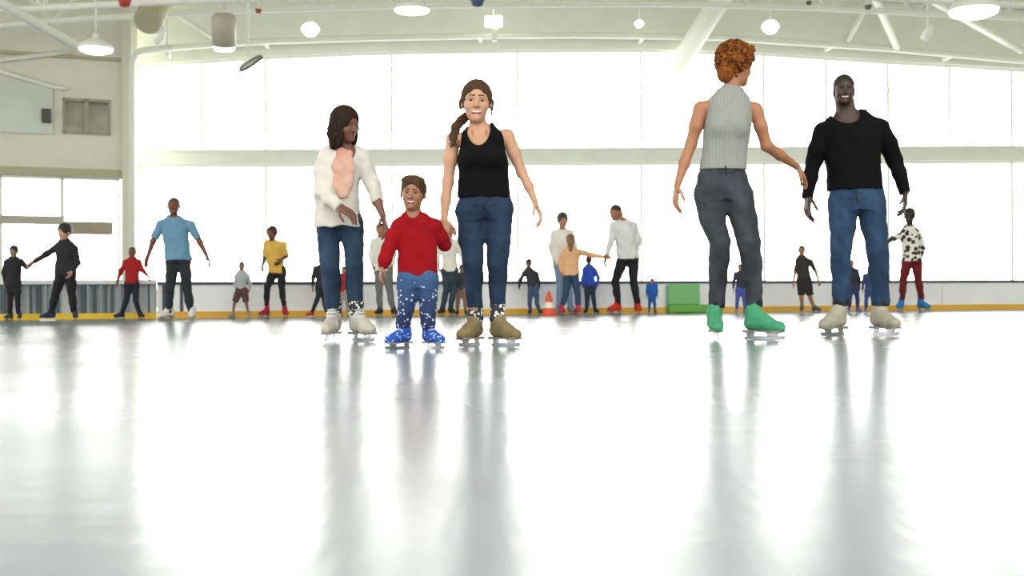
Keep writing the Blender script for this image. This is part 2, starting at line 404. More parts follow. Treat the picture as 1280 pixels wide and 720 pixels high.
def person(S):
    """builds one person from a specification (see the calls): body mesh with hair, clothing and skates as parts"""
    rnd = random.Random(S.get('seed', 1)); D = S['D']; vox = S['vox']; fine = S.get('fine', vox * .55); g = S['g']
    A = lambda px, py, dy=0: at(px, py, D + dy)
    s = F / D; base = A(*S['base']); base[2] = 0
    # head
    hx, hy, hh, dyh = S['chin']; H = hh / s
    hd = Head(A(hx, hy, dyh), H, frame(*S['head']), S.get('hw', 1)); HP = hd.skin(S.get('hw', 1))
    nb = A(*S['neck'][:2], S['neck'][3] if len(S['neck']) > 3 else 0); nr = S['neck'][2] / s
    NP = [cone(hd.p(0, -.14, .30), nb, nr * .95, nr, .03)]
    # torso
    def secs(key): return sorted([(A(px, py)[2], A(px, py)[0], D + dy, hw / s, dep * g) for px, py, hw, dep, dy in S[key]])
    ts = secs('torso'); yaw = S.get('yaw', 0)
    TP = [loft(ts, yaw, .02)]
    sh = {}
    arms = {}
    for sd in 'LR':
        if S.get('arm' + sd) is None: continue
        N = [(A(px, py, dy), hw / s) for px, py, hw, dy in S['arm' + sd]]; arms[sd] = N
        TP.append(cone(nb - V(0, 0, .01 * g), N[0][0] + V(0, 0, .0) , nr * .75, N[0][1] * .82, .04))
    for e in S.get('extra', []): TP.append(ell(A(*e[0]), V(e[1]) * g, k=.04))
    AP = {sd: limb(N) for sd, N in arms.items()}
    legs = {sd: [(A(px, py, dy), hw / s) for px, py, hw, dy in S['leg' + sd]] for sd in 'LR'}
    hs = secs('hips'); HIP = [loft(hs, yaw, .03)]
    thin = lambda N: [(p, r * (.72 if i >= len(N) - 1 else .86 if i == len(N) - 2 else .95)) for i, (p, r) in enumerate(N)]
    LP = {sd: limb(thin(N), .03, dr=-.003, k2=.01) for sd, N in legs.items()}
    shrink = lambda p: dict(p, s=p['s'] - np.array([0, 0, 0, .012, .014]) * min(1, g))
    body = [(lambda P: iso(P, vox))([shrink(TP[0])] + TP[1:] + NP + AP.get('L', []) + AP.get('R', []) + [shrink(HIP[0])] + LP['L'] + LP['R'] + [hd.e((0, -.07, .6), (.28, .34, .3))])]
    body.append(iso(HP + NP, fine))
    hands = {}
    for sd in 'LR':
        if 'hand' + sd not in S or sd not in arms: continue
        (tx, ty, tdy), n, side, curl = S['hand' + sd]
        w = arms[sd][-1][0]; d = unit(A(tx, ty, tdy) - w); L = S.get('handlen', .175 * g)
        hp = hand_prims(w, d, V(n), side, curl, L, rf=S.get('rf', 1)); hands[sd] = hp
        body.append(iso(hp, S.get('hvox', fine)))
    v, f = merge(body)
    root = mesh_obj('person', v, f, S['skin'], None, base); tag(root, S['label'], 'person', S.get('group'))
    # hair and face
    v, f = iso(hd.hair(S['hair'], rnd), fine * (1 if S['hair'] != 'curly' else .9), fold=(.0015 * g, 150, .5) if S.get('face') else None)
    mesh_obj('hair', v, f, S['hairm'], root, base)
    if S.get('face') or S.get('farface'): hd.parts(root, base, S['hairm'], smile=S.get('smile', True), lips=S.get('lips', '#8a4a40'), vox=min(fine, .0025) if S.get('face') else .005)
    # trousers
    t = .004; FA = S.get('folds', 1) * g
    if S.get('legwear') != 'shorts':
        P = HIP + limb(legs['L'], .035, len(legs['L']) - 1 - S.get('cuff', 0), k2=.008) + limb(legs['R'], .035, len(legs['R']) - 1 - S.get('cuff', 0), k2=.008)
    else: P = HIP + limb(legs['L'], .03, 1.7, dr=.008, k2=.008) + limb(legs['R'], .03, 1.7, dr=.008, k2=.008)
    v, f = iso(P, vox, t, (.0035 * FA, 42, S.get('seed', 1))); 
    tr = mesh_obj(S.get('tname', 'jeans'), v, f, S['jeans'], root, base)
    if S.get('cuffm'):
        for sd in 'LR':
            (a, ra), (b_, rb) = legs[sd][-2], legs[sd][-1]; t0 = 1 - S['cuff']; p0 = a + (b_ - a) * t0; u_ = unit(b_ - a); rr = (ra + (rb - ra) * t0) + .008
            v, f = iso([cone(p0 - u_ * .012, p0 + u_ * .014, rr, rr * .96, .01, cap=True)], fine, fold=(.002, 80, 1)); mesh_obj('trouser_cuff', v, f, S['cuffm'], tr, base)
    if S.get('fly'):
        m = MB(); fx, fy, fd = S['fly']; m.tube([A(fx, fy - 1, fd), A(fx, fy + 5, fd), A(fx + 1, fy + 14, fd + .02)], .004, 6); 
        m.tube([A(fx - 4, fy + 8, fd), A(fx - 13, fy + 5, fd + .02), A(fx - 19, fy - 1, fd + .05)], .0025, 6); m.tube([A(fx + 6, fy + 8, fd), A(fx + 14, fy + 5, fd + .02), A(fx + 20, fy - 1, fd + .05)], .0025, 6)
        m.build('stitching', mat('stitch', '#16202e', .7), tr, base, smooth=True)
    # top
    ar = S['sleeve']; P = list(TP if ar != 'tank' else TP[:1] + [ell(A(*e[0]), V(e[1]) * g, k=.04) for e in S.get('extra', [])])
    if S.get('top_secs'): P[0] = loft(secs('top_secs'), yaw, .02)
    if ar != 'tank' :
        for sd, N in arms.items():
            P += limb(N, .02, S['slen'].get(sd) if isinstance(S.get('slen'), dict) else (S.get('slen') if ar != 'long' else len(N) - 1))
    elif S.get('straps'):
        for a, b, r1, r2 in S['straps']: P.append(cone(A(*a), A(*b), r1 / s, r2 / s, .02))
    for c in S.get('neckcut', []): P.append(ell(A(*c[0]), V(c[1]) * g, k=.008, op='cut'))
    if S.get('collar'): (a, b, r1, r2) = S['collar']; P.append(cone(A(*a), A(*b), r1 / s, r2 / s, .02, cap=True))
    v, f = iso(P, min(vox, .006), S.get('tt', .009), (.004 * FA * S.get('tfold', 1), 36, S.get('seed', 1) * 1.7))
    top = mesh_obj(S.get('topname', 'shirt'), v, f, S['top'], root, base)
    # skates
    for i, (px, dy, hdg, til, tls) in enumerate(S['feet']):
        pos = A(px, PY, dy); pos[2] = 0
        lg = legs['LR'[i]][-1][0]
        build_skate(root, base, pos, math.radians(hdg), S.get('fg', g), S['boot'], fine, math.radians(til), S.get('sock'), tilts=math.radians(tls), shaft=S.get('shaft', .25), bladem=S.get('blade'), lacem=S.get('laces'),
                    shaft_to=lg + unit(legs['LR'[i]][-2][0] - lg) * S.get('sup', .0) if not S.get('sock') else None)
    return root, hd, A, base
# ---------------------------------------------------------------- slen handling, camera
cam = bpy.data.cameras.new('camera'); co = bpy.data.objects.new('camera', cam); COL.objects.link(co)
co.location = (0, 0, CAM_H); co.matrix_world = Matrix.Translation((0, 0, CAM_H)) @ Matrix.Rotation(math.pi / 2, 4, 'X') @ Matrix.Rotation(RHO, 4, 'Z')
cam.sensor_width = 36; cam.lens = 36 * F / 1280; cam.shift_y = (PY - 360) / 1280; cam.clip_start = .05; cam.clip_end = 300
cam.dof.use_dof = True; cam.dof.focus_distance = 6.9; cam.dof.aperture_fstop = 2.8
SC.camera = co
SC.view_settings.view_transform = 'Standard'; SC.view_settings.look = 'None'; SC.view_settings.gamma = 1; SC.view_settings.use_curve_mapping = False
SC.view_settings.exposure = 0.98

# ---------------------------------------------------------------- sky: bright overcast, brightest beyond the window wall
w = bpy.data.worlds.new('sky'); SC.world = w; w.use_nodes = True; nt = w.node_tree; bg_ = nt.nodes['Background']
tc = nt.nodes.new('ShaderNodeTexCoord'); sx = nt.nodes.new('ShaderNodeSeparateXYZ'); nt.links.new(tc.outputs['Generated'], sx.inputs[0])
mr = nt.nodes.new('ShaderNodeMapRange'); mr.inputs['From Min'].default_value = -.2; mr.inputs['From Max'].default_value = .8
mr.inputs['To Min'].default_value = 1.35; mr.inputs['To Max'].default_value = 4.6; mr.interpolation_type = 'SMOOTHSTEP'
nt.links.new(sx.outputs['Y'], mr.inputs['Value']); nt.links.new(mr.outputs[0], bg_.inputs['Strength'])
bg_.inputs['Color'].default_value = (1.0, .985, .95, 1)

# ---------------------------------------------------------------- ice
WY = 30.0
def wx(px): return (px - 640) / F * WY
ice = mat('ice', '#e4eaea', .1); nt = ice.node_tree; b = nt.nodes['Principled BSDF']; L = nt.links
tcn = nt.nodes.new('ShaderNodeTexCoord')
def noise(scale, stretch, detail=4, rot=0):
    mp = nt.nodes.new('ShaderNodeMapping'); mp.inputs['Scale'].default_value = stretch; mp.inputs['Rotation'].default_value = (0, 0, rot); L.new(tcn.outputs['Object'], mp.inputs[0])
    n = nt.nodes.new('ShaderNodeTexNoise'); n.inputs['Scale'].default_value = scale; n.inputs['Detail'].default_value = detail; L.new(mp.outputs[0], n.inputs[0]); return n
n1 = noise(1.2, (1, 1, 1)); n2 = noise(9, (.25, 3, 1), 3, .05); n3 = noise(9, (3, .3, 1), 3, .5); n4 = noise(.5, (1, 1, 1), 3)
cr = nt.nodes.new('ShaderNodeMapRange'); cr.inputs['From Min'].default_value = .3; cr.inputs['From Max'].default_value = .7; cr.inputs['To Min'].default_value = .20; cr.inputs['To Max'].default_value = .32
L.new(n4.outputs[0], cr.inputs[0]); L.new(cr.outputs[0], b.inputs['Roughness'])
mxn = nt.nodes.new('ShaderNodeMix'); mxn.data_type = 'RGBA'; mxn.inputs[6].default_value = hexc((112, 120, 124)); mxn.inputs[7].default_value = hexc((134, 142, 146)); L.new(n1.outputs[0], mxn.inputs[0]); L.new(mxn.outputs[2], b.inputs['Base Color'])
ad = nt.nodes.new('ShaderNodeMath'); L.new(n2.outputs[0], ad.inputs[0]); L.new(n3.outputs[0], ad.inputs[1])
bp = nt.nodes.new('ShaderNodeBump'); bp.inputs['Strength'].default_value = .10; bp.inputs['Distance'].default_value = .01; L.new(ad.outputs[0], bp.inputs['Height']); L.new(bp.outputs[0], b.inputs['Normal'])
b.inputs['IOR'].default_value = 1.55
tag(MB().box((-32, -2, -.2), (32, WY + 1, 0)).build('floor', ice), kind='structure')
tag(MB().box((-90, WY + 1, -.3), (90, 120, -.02)).build('floor_outside', mat('ground_pale', '#c9cac6', .9, noise=.05, nscale=.3)), kind='structure')
# ---------------------------------------------------------------- the hall
white_steel = mat('painted_steel_white', '#eeeee4', .5); pale = mat('wall_paint_pale', '#e6e4d6', .8, noise=.03, nscale=2)
olive = mat('fascia_olive', '#b4b394', .7, noise=.04, nscale=2); header_m = mat('header_paint', '#ecefe4', .8, noise=.03, nscale=2)
ceil_m = mat('ceiling_deck', '#c9c9b0', .8, noise=.05, nscale=2); taupe = mat('band_taupe', '#a89a88', .7, noise=.05, nscale=4)
glass = mat('window_glass', '#ffffff', .02)
_nt = glass.node_tree; _b = _nt.nodes['Principled BSDF']; _o = _nt.nodes['Material Output']
_tr = _nt.nodes.new('ShaderNodeBsdfTransparent'); _tr.inputs[0].default_value = (.95, .965, .96, 1); _gl = _nt.nodes.new('ShaderNodeBsdfGlossy'); _gl.inputs['Roughness'].default_value = .03
_fr = _nt.nodes.new('ShaderNodeFresnel'); _fr.inputs[0].default_value = 1.45; _mx = _nt.nodes.new('ShaderNodeMixShader')
_nt.links.new(_fr.outputs[0], _mx.inputs[0]); _nt.links.new(_tr.outputs[0], _mx.inputs[1]); _nt.links.new(_gl.outputs[0], _mx.inputs[2]); _nt.links.new(_mx.outputs[0], _o.inputs[0])
def st(o): return tag(o, kind='structure')
S_ = F / WY
def arch(x):                       # top edge of the upper windows
    px = 640 + x * S_; q = [(-200, 118), (100, 88), (173, 80), (252, 75), (332, 70), (490, 64), (600, 62), (803, 61), (960, 66), (1040, 71), (1113, 76), (1190, 80), (1268, 85), (1500, 104)]
    y = float(np.interp(px, [a for a, _ in q], [b for _, b in q])); return float(at(px, y, WY)[2])
zb1, zb0 = at(640, 187, WY)[2], at(640, 203.5, WY)[2]
PX = [173, 252, 332, 490, 648, 803, 957, 1035, 1113, 1190, 1268, 1346, 1424, 1502, 1580]
xs = [wx(p) for p in PX]; XL, XR = xs[0], xs[-1]
wb = MB()
n = 60; ux = [XL - 1.2 + (XR + 1 - XL + 1.2) * i / n for i in range(n + 1)]
for i in range(n):
    a, c = ux[i], ux[i + 1]; wb.prism([(a, WY, arch(a)), (c, WY, arch(c)), (c, WY, 10.2), (a, WY, 10.2)], (0, .35, 0))
wb.box((XL, WY - .05, zb0), (XR + 1, WY + .3, zb1)); wb.box((XL, WY, 0), (XR + 1, WY + .3, .42)); wb.box((XL - .45, WY, 0), (XL, WY + .35, arch(XL)))
st(wb.build('wall_back', header_m))
st(MB().box((XL, WY - .12, zb1 - .03), (XR + 1, WY - .051, zb1 + .03)).build('trim_1', white_steel))
k = 0
for i in range(len(xs) - 1):
    for lo_, hi_ in (((zb1, zb1), (arch(xs[i]), arch(xs[i + 1]))), ((.42, .42), (zb0, zb0))):
        a, c = xs[i], xs[i + 1]
        if lo_[0] < 1:
            if PX[i] in (252, 1035, 1190): continue
            if PX[i] in (173, 957, 1113): c = xs[i + 2]
        k += 1; y = WY + .1; t = .032
        m = MB()
        for (x0, x1, z0, z1) in ((a, a + t, lo_[0], hi_[0]), (c - t, c, lo_[1], hi_[1])): m.box((x0, y, z0), (x1, y + .12, z1))
        m.prism([(a + t, y, hi_[0] - .07), (c - t, y, hi_[1] - .07), (c - t, y, hi_[1]), (a + t, y, hi_[0])], (0, .12, 0)); m.box((a + t, y, lo_[0]), (c - t, y + .12, lo_[0] + .06))
        o = st(m.build('window_%d' % k, white_steel))
        m = MB().add([(a + t, y + .06, lo_[0] + .06), (c - t, y + .06, lo_[0] + .06), (c - t, y + .06, hi_[1] - .07), (a + t, y + .06, hi_[0] - .07)], [(0, 1, 2, 3)]); m.build('pane', glass, o)
# arched white pipe below the roof, in front of the header
pts = [at(p, y, WY - .6) for p, y in [(172, 66), (200, 61), (250, 57), (330, 52), (450, 48), (600, 45), (720, 44), (803, 45), (900, 47), (960, 51), (1040, 56), (1113, 61), (1200, 69), (1280, 76), (1400, 88), (1560, 106)]]
o = MB().tube(pts, .085, 10).build('arched_pipe', white_steel, None, pts[6], smooth=True); tag(o, 'long white arched pipe running along the top of the window wall', 'pipe')
for i, px in enumerate((600, 803, 1040, 1190, 330)):
    p = at(px, 45, WY - .6); zc = np.interp(p[0], [q[0] for q in pts], [q[2] for q in pts])
    MB().box((p[0] - .05, WY - .6, zc - .06), (p[0] + .05, WY + .0, zc + .06)).build('bracket', white_steel, o, pts[6])
# ceiling deck, arched with the header
def ceil_z(x): return arch(np.clip(x, wx(-200), wx(1500))) + 1.55
cm = MB(); n = 40; cx = [-26 + 50 * i / n for i in range(n + 1)]
for i in range(n):
    a, c = cx[i], cx[i + 1]; cm.prism([(a, 3, ceil_z(a)), (c, 3, ceil_z(c)), (c, 3, ceil_z(c) + .2), (a, 3, ceil_z(a) + .2)], (0, WY + .5 - 3, 0))
st(cm.build('ceiling', ceil_m))

# ---------------------------------------------------------------- left wall (slightly turned towards the camera)
A0 = at(168, PY, 28.6); A1 = at(-560, PY, 24.2); dL = unit(V(A1[0] - A0[0], A1[1] - A0[1], 0)); nL = V(dL[1], -dL[0], 0)
if nL[1] > 0: nL = -nL
def wl(px, py, off=0.):            # point of the left wall plane behind a pixel, moved off towards the hall
    d = at(px, py, 1.0) - V(0, 0, CAM_H); O = V(0, 0, CAM_H); P0 = V(A0[0], A0[1], 0)
    t = ((P0 - O).dot(nL)) / d.dot(nL); return O + d * t + nL * off
def wbox(m, px0, py0, px1, py1, o0, o1):
    a, c = wl(px0, py0), wl(px1, py1); s0 = (a - A0).dot(dL); s1 = (c - A0).dot(dL)
    return m.box((min(s0, s1), o0, min(a[2], c[2])), (max(s0, s1), o1, max(a[2], c[2])), (dL, nL, (0, 0, 1)), (A0[0], A0[1], 0))
LM = (A1 - A0).dot(dL)
m = MB(); zt = wl(150, 223)[2]
wy0, wy1 = wl(77, 167)[2], wl(77, 122)[2]; sx0 = (wl(138, 140) - A0).dot(dL); sx1 = (wl(78, 140) - A0).dot(dL); AX = (dL, nL, (0, 0, 1)); OG = (A0[0], A0[1], 0)
for (s0, s1, z0, z1) in ((0, LM, wy1, 10), (0, LM, zt, wy0), (0, sx0, wy0, wy1), (sx1, LM, wy0, wy1), (0, .25, 0, zt), (.25, LM, 0, .3)): m.box((s0, -.25, z0), (s1, 0, z1), AX, OG)
st(m.build('wall_left', pale))
st(MB().box((0, 0, zt), (LM, .16, zt + .2), AX, OG).build('trim_2', olive))
st(MB().box((0, 0, wl(100, 74)[2]), (LM, .10, wl(100, 70)[2]), AX, OG).build('trim_3', olive))
m = MB(); fr = mat('frame_grey_brown', '#a39d8b', .6)
for (s0, s1, z0, z1) in ((sx0, sx1, wy1 - .07, wy1), (sx0, sx1, wy0, wy0 + .06), (sx0, sx0 + .06, wy0, wy1), (sx1 - .06, sx1, wy0, wy1), ((sx0 + sx1) / 2 - .05, (sx0 + sx1) / 2 + .05, wy0, wy1)): m.box((s0, -.12, z0), (s1, .04, z1), AX, OG)
o = st(m.build('window_60', fr))
MB().box((sx0, -.3, wy0), (sx1, -.26, wy1), AX, OG).build('blind', mat('interior_blind', '#e2dccb', .6, noise=.25, nscale=1.5, color2='#a8a290'), o)
MB().add([V(*OG) + dL * a + nL * -.05 + V(0, 0, z) for a, z in ((sx0, wy0), (sx1, wy0), (sx1, wy1), (sx0, wy1))], [(0, 1, 2, 3)]).build('pane', glass, o)
# lower glazing of the left wall: mullions, pane, brown transom band
edges = [150, 78, 0, -90, -190]
for i in range(4):
    s0 = (wl(edges[i], 300) - A0).dot(dL); s1 = (wl(edges[i + 1], 300) - A0).dot(dL); s0 = max(s0, .25)
    m = MB()
    for a, c in ((s0, s0 + .05), (s1 - .05, s1)): m.box((a, -.2, .3), (c, -.05, zt), AX, OG)
    m.box((s0, -.2, .3), (s1, -.05, .38), AX, OG); m.box((s0, -.2, zt - .06), (s1, -.05, zt), AX, OG)
    o = st(m.build('window_%d' % (61 + i), white_steel))
    z0, z1 = (wl(110, 293)[2], wl(110, 277)[2]) if i == 0 else (wl(40, 280)[2], wl(40, 269.5)[2])
    e0 = (wl(141, 290) - A0).dot(dL) if i == 0 else s0
    MB().box((e0, -.2, z0), (s1, .02, z1), AX, OG).build('transom', taupe if i == 0 else mat('band_grey', '#b9b4a6', .7), o)
    MB().add([V(*OG) + dL * a + nL * -.12 + V(0, 0, z) for a, z in ((s0, .3), (s1, .3), (s1, zt), (s0, zt))], [(0, 1, 2, 3)]).build('pane', glass, o)
# pale glass screen high on the left wall, speaker box
m = MB(); wbox(m, -90, 97, 66, 168, .05, .09)
gp = mat('frosted_glass', '#cfd6cc', .25, noise=.06, nscale=1); o = m.build('glass_screen', gp, None, wl(30, 130)); tag(o, 'pale blue-grey glass panel high on the left wall beside the interior window', 'panel')
m = MB(); a = wl(58, 146, .16); m.box((-.11, -.1, -.17), (.11, .08, .17), (dL, nL, (0, 0, 1)), a); o = m.build('loudspeaker', mat('box_dark', '#4b4b44', .5), None, a, bevel=.015); tag(o, 'small dark box speaker mounted on the left wall by the glass panel', 'speaker')
MB().box((-.03, -.2, -.03), (.03, -.1, .03), (dL, nL, (0, 0, 1)), a).build('bracket', white_steel, o, a)
p = [at(-60, 78, 23.6), at(0, 90, 24.2), at(65, 109, 25.6), at(82, 118, 26.6)]; q_ = [wl(-60, 78, .1), wl(0, 90, .1), wl(66, 109, .1), wl(84, 112, .1)]
o = MB().tube(q_, .06, 8).build('sloping_rail', white_steel, None, q_[1], smooth=True); tag(o, 'white sloping rail across the left wall above the glass panel', 'rail')
# corner column with a bright rounded edge and the pipe beside it
c0 = at(163, PY, 28.2)
m = MB().box((c0[0] - .20, 28.2, 0), (c0[0] + .04, 28.7, 8.6)); st(m.build('trim_4', mat('column_pale', '#d2d2be', .7), bevel=.02))
tp = [at(165, 380, 28.0), at(165, 90, 28.0), at(166, 76, 28.0), at(171, 66, 28.0), at(180, 63, 28.0), at(215, 60, 28.2)]; tp[0][2] = 0
o = MB().tube(tp, .085, 12).build('downpipe', white_steel, None, tp[0], smooth=True); tag(o, 'white vertical pipe beside the corner column bending at its top', 'pipe')
st(MB().box((XR + .5, 2, 0), (XR + .8, WY + .3, 10)).build('wall_right', pale))

# ---------------------------------------------------------------- roof steel
def truss(Y, hb, ht, label, r=.075, x0=-13, x1=17, step=2.0, ph=0.):
    base = V(0, Y, hb); e = empty('roof_truss', base); tag(e, label, 'truss', None)
    zc = lambda x: ceil_z(x) - arch(2.) - 1.55
    bot = [V(x, Y, hb + zc(x) * .8) for x in np.arange(x0, x1 + .1, 1.0)]; top = [V(x, Y, ht + zc(x)) for x in np.arange(x0, x1 + .1, 1.0)]
    MB().tube(bot, r, 8).build('bottom_chord', white_steel, e, base, smooth=True); MB().tube(top, r, 8).build('top_chord', white_steel, e, base, smooth=True)
    x = x0 + ph; up = True
    while x + step / 2 <= x1:
        a = V(x, Y, hb + zc(x) * .8) if up else V(x, Y, ht + zc(x)); x2 = x + step / 2; c = V(x2, Y, ht + zc(x2)) if up else V(x2, Y, hb + zc(x2) * .8)
        MB().tube([a, c], r * .55, 6).build('diagonal', white_steel, e, base, smooth=True); x = x2; up = not up
    for x in (-12, -6, 0, 6, 12): MB().tube([V(x, Y, ht + zc(x)), V(x, Y, ceil_z(x) + .02)], r * .6, 6).build('hanger', white_steel, e, base, smooth=True)
truss(26, 7.0, 8.1, 'white roof truss nearest the window wall', ph=.4)
truss(21.5, 6.05, 7.9, 'white roof truss hanging lower, second from the window wall', .07, ph=0)
def brace(p, q, r, label, name='roof_brace'):
    p, q = V(p), V(q); o = MB().tube([p, q], r, 12).build(name, white_steel, None, p, smooth=True); tag(o, label, 'brace'); return o
def up_to(px, py, px2, py2, Y, Y2):     # a straight member seen from (px,py) to (px2,py2), prolonged up to the roof deck
    a, c = at(px, py, Y), at(px2, py2, Y2); d = unit(a - c); t = (ceil_z(a[0]) - a[2]) / d[2]; return a + d * t, c
a, c = up_to(900, 0, 846, 84, 28.2, 29.9); brace(a, c, .27, 'thick white diagonal brace above the ginger-haired woman')
a, c = up_to(15, 12, 99, 60, 20.5, 21.0); brace(a, c + (c - a) * .0, .09, 'white diagonal brace running down to the bowl lamp at top left')
a, c = up_to(1204, 22, 1276, 63, 26.6, 29.6); brace(a, c, .09, 'thin white diagonal brace below the large lamp at top right')
a, c = up_to(228, 22, 290, 62, 29, 29.9); brace(a, c, .07, 'thin white diagonal brace left of the cylindrical spotlight')
a, c = up_to(1105, 22, 1122, 60, 28, 29.4); brace(a, c, .10, 'short white strut above the right windows')
a, c = up_to(1050, 58, 1092, 20, 28.6, 28.6) if False else (at(1092, 10, 28.6), at(1060, 52, 29.9)); a[2] = max(a[2], 7.9); brace(a, c, .07, 'thin white strut right of the diagonal brace leaning towards the man')
p = [at(0, 76, 22.5), at(88, 66, 24.5)]; q2 = [wl(-80, 82, .12), wl(0, 76, .12), wl(88, 66, .12)]
o = MB().tube(q2, .06, 8).build('pipe_run', white_steel, None, q2[1], smooth=True); tag(o, 'thin white pipe along the top of the left wall', 'pipe')

# ---------------------------------------------------------------- lamps and gear under the roof
lamp_e = mat('lamp_glow', '#ffffff', .4, emit='#fffaf0', estr=2.2)
def hang(o, base, p, r=.015):
    q = V(p[0], p[1], ceil_z(p[0]) + .02); MB().tube([p, q], r, 6).build('suspension_rod', white_steel, o, base, smooth=True)
def bowl(px, py, w, Y, label, glow=1, deep=.36):
    c = at(px, py, Y); R = w / 2 / (F / Y); o = MB().lathe([(R * .18, R * .75), (R * .22, R * .55), (R * .55, R * .42), (R * .85, R * .22), (R, 0), (R * .985, -.02), (R * .8, R * .17), (R * .5, R * .34), (.001, R * .4)], c).build('pendant_lamp', white_steel, None, c, smooth=True)
    tag(o, label, 'lamp'); MB().lathe([(R * .96, .0), (R * .9, -R * deep * .5), (R * .55, -R * deep * .85), (.001, -R * deep)], c).build('diffuser', lamp_e, o, c, smooth=True)
    for s in (-1, 1): MB().tube([c + V(s * R * .75, 0, R * .3), c + V(s * R * .5, 0, R * .8), c + V(s * .03, 0, R * 1.0)], .012, 6).build('bracket', mat('lamp_metal', '#b9b8a8', .4), o, c, smooth=True)
    hang(o, c, c + V(0, 0, R * .7)); return o
bowl(120, 60, 43, 20.0, 'glowing white bowl pendant lamp at top left beside the column')
bowl(1217, 12, 62, 18.0, 'large glowing white bowl pendant lamp at top right')
bowl(515, 12, 46, 21.0, 'white ring-shaped pendant lamp above the child and woman in black', deep=.2)
def globe(px, py, w, Y, label):
    c = at(px, py, Y); R = w / 2 / (F / Y); o = MB().lathe([(.001, -R * .8), (R * .45, -R * .68), (R * .82, -R * .3), (R, .05 * R), (R * .8, R * .45), (R * .45, R * .7), (.001, R * .75)], c, 24).build('globe_lamp', lamp_e, None, c, smooth=True); tag(o, label, 'lamp')
    MB().lathe([(R * .5, R * .62), (R * .4, R * 1.0), (.02, R * 1.1)], c, 20).build('lamp_cap', white_steel, o, c, smooth=True); hang(o, c, c + V(0, 0, R))
globe(388, 37, 23, 26.8, 'small white globe lamp right of the cylindrical spotlight'); globe(963, 34, 22, 26.8, 'small white globe lamp above and right of the ginger hair'); globe(799, 30, 12, 28.5, 'tiny white lamp over the middle of the windows')
c = at(617, 27, 28.6); o = MB().box(c + V(-.22, -.12, -.12), c + V(.22, .12, .12)).build('box_lamp', lamp_e, None, c, bevel=.02); tag(o, 'small white box light above the woman in black', 'lamp'); hang(o, c, c + V(0, 0, .1))
MB().box(c + V(-.05, -.05, -.5), c + V(.1, .05, -.12)).build('bracket', white_steel, o, c)
# cylindrical spotlight
c = at(280, 40, 22); sp = F / 22; d = unit(V(.06, -.25, .55)); R = 15 / sp
o = MB().lathe([(.001, R * 1.5), (R * .8, R * 1.45), (R, R * 1.2), (R, -R * 1.1), (R * .9, -R * 1.1), (.001, -R * 1.0)], c, 28, d).build('spotlight', mat('spot_grey', '#b3ae9c', .5), None, c, smooth=True); tag(o, 'grey cylindrical spotlight pointing down before the left upper windows', 'spotlight')
MB().lathe([(R * .95, -R * 1.12), (R * .8, -R * 1.5), (.001, -R * 1.7)], c, 28, d).build('lens', lamp_e, o, c, smooth=True); hang(o, c, c + V(0, .05, R * .9), .03)
# tilted round reflector
c = at(313, 79, 23); d = unit(V(.5, .1, -.75)); 
o = MB().lathe([(.26, 0), (.27, .02), (.24, .05), (.10, .12), (.001, .13)], c, 28, -d).build('tilted_reflector', white_steel, None, c, smooth=True)
MB().lathe([(.28, -.03), (.29, .0), (.27, .02), (.26, .0)], c, 28, -d).build('rim', mat('rim_dark', '#77766a', .5), o, c, smooth=True)
tag(o, 'small tilted round reflector with dark rim just right of the spotlight', 'lamp'); hang(o, c, c + V(-.05, 0, .08), .03)
# duct box at the top left
m = MB(); a0 = at(158, 20, 23.5); m.lathe([(.001, -.0), (.26, 0), (.30, .05), (.30, 1.5), (.001, 1.5)], at(184, 28, 23.5), 28, (0, .75, .66)); 
c = at(184, 28, 23.5); o = m.build('air_duct', mat('duct_olive', '#b3ae90', .6), None, c, smooth=False); tag(o, 'olive round air duct coming down beside the corner column', 'duct')
MB().tube([at(194, 54, 23.2), at(201, 48, 23.2), at(203, 40, 23.2), at(202, 34, 23.2)], [.05, .07, .07, .05], 10).build('outlet_lip', white_steel, o, c, smooth=True)
hang(o, c, c + V(0, .9, .5), .03)
def gadget(px, py, Y, r, col, label, cat, name):
    c = at(px, py, Y); o = MB().lathe([(.001, -r), (r * .7, -r * .8), (r, 0), (r * .9, r * .6), (.001, r * .8)], c, 20).build(name, mat('gear_' + col[1:], col, .5), None, c, smooth=True); tag(o, label, cat)
    MB().lathe([(r * 1.1, r * .3), (r * 1.1, r * .7), (.001, r * .9)], c, 20).build('housing', white_steel, o, c, smooth=True); hang(o, c, c + V(0, 0, r * .7))
gadget(156, 1, 20, .12, '#b03a34', 'red round bell hanging under the roof near the air duct', 'alarm bell', 'alarm_bell')
gadget(323, 13, 24, .07, '#9a4038', 'tiny red siren between spotlight and globe lamp', 'siren', 'siren')
gadget(597, 0, 21, .14, '#4a5878', 'dark blue round fitting under the roof above the woman in black', 'fitting', 'round_fitting')
gadget(1011, 3, 22, .06, '#6a6658', 'small dark sensor under the roof right of the globe lamp', 'sensor', 'motion_sensor')
gadget(1085, 8, 22, .07, '#6a6658', 'small dark sensor under the roof left of the large lamp', 'sensor', 'motion_sensor')
for px, py, Y, lb in ((209, 64, 28.6, 'small white camera at the left end of the arched pipe'), (1160, 40, 26.5, 'white curved bracket camera above the right windows')):
    c = at(px, py, Y); o = MB().lathe([(.001, -.2), (.09, -.2), (.1, 0), (.06, .16), (.001, .18)], c, 16, (.2, -.5, .5)).build('security_camera', white_steel, None, c, smooth=True); tag(o, lb, 'camera')
    MB().lathe([(.07, -.21), (.001, -.23)], c, 16, (.2, -.5, .5)).build('lens', mat('lens_dark', '#3c3c38', .2), o, c); hang(o, c, c + V(0, 0, .05), .03)

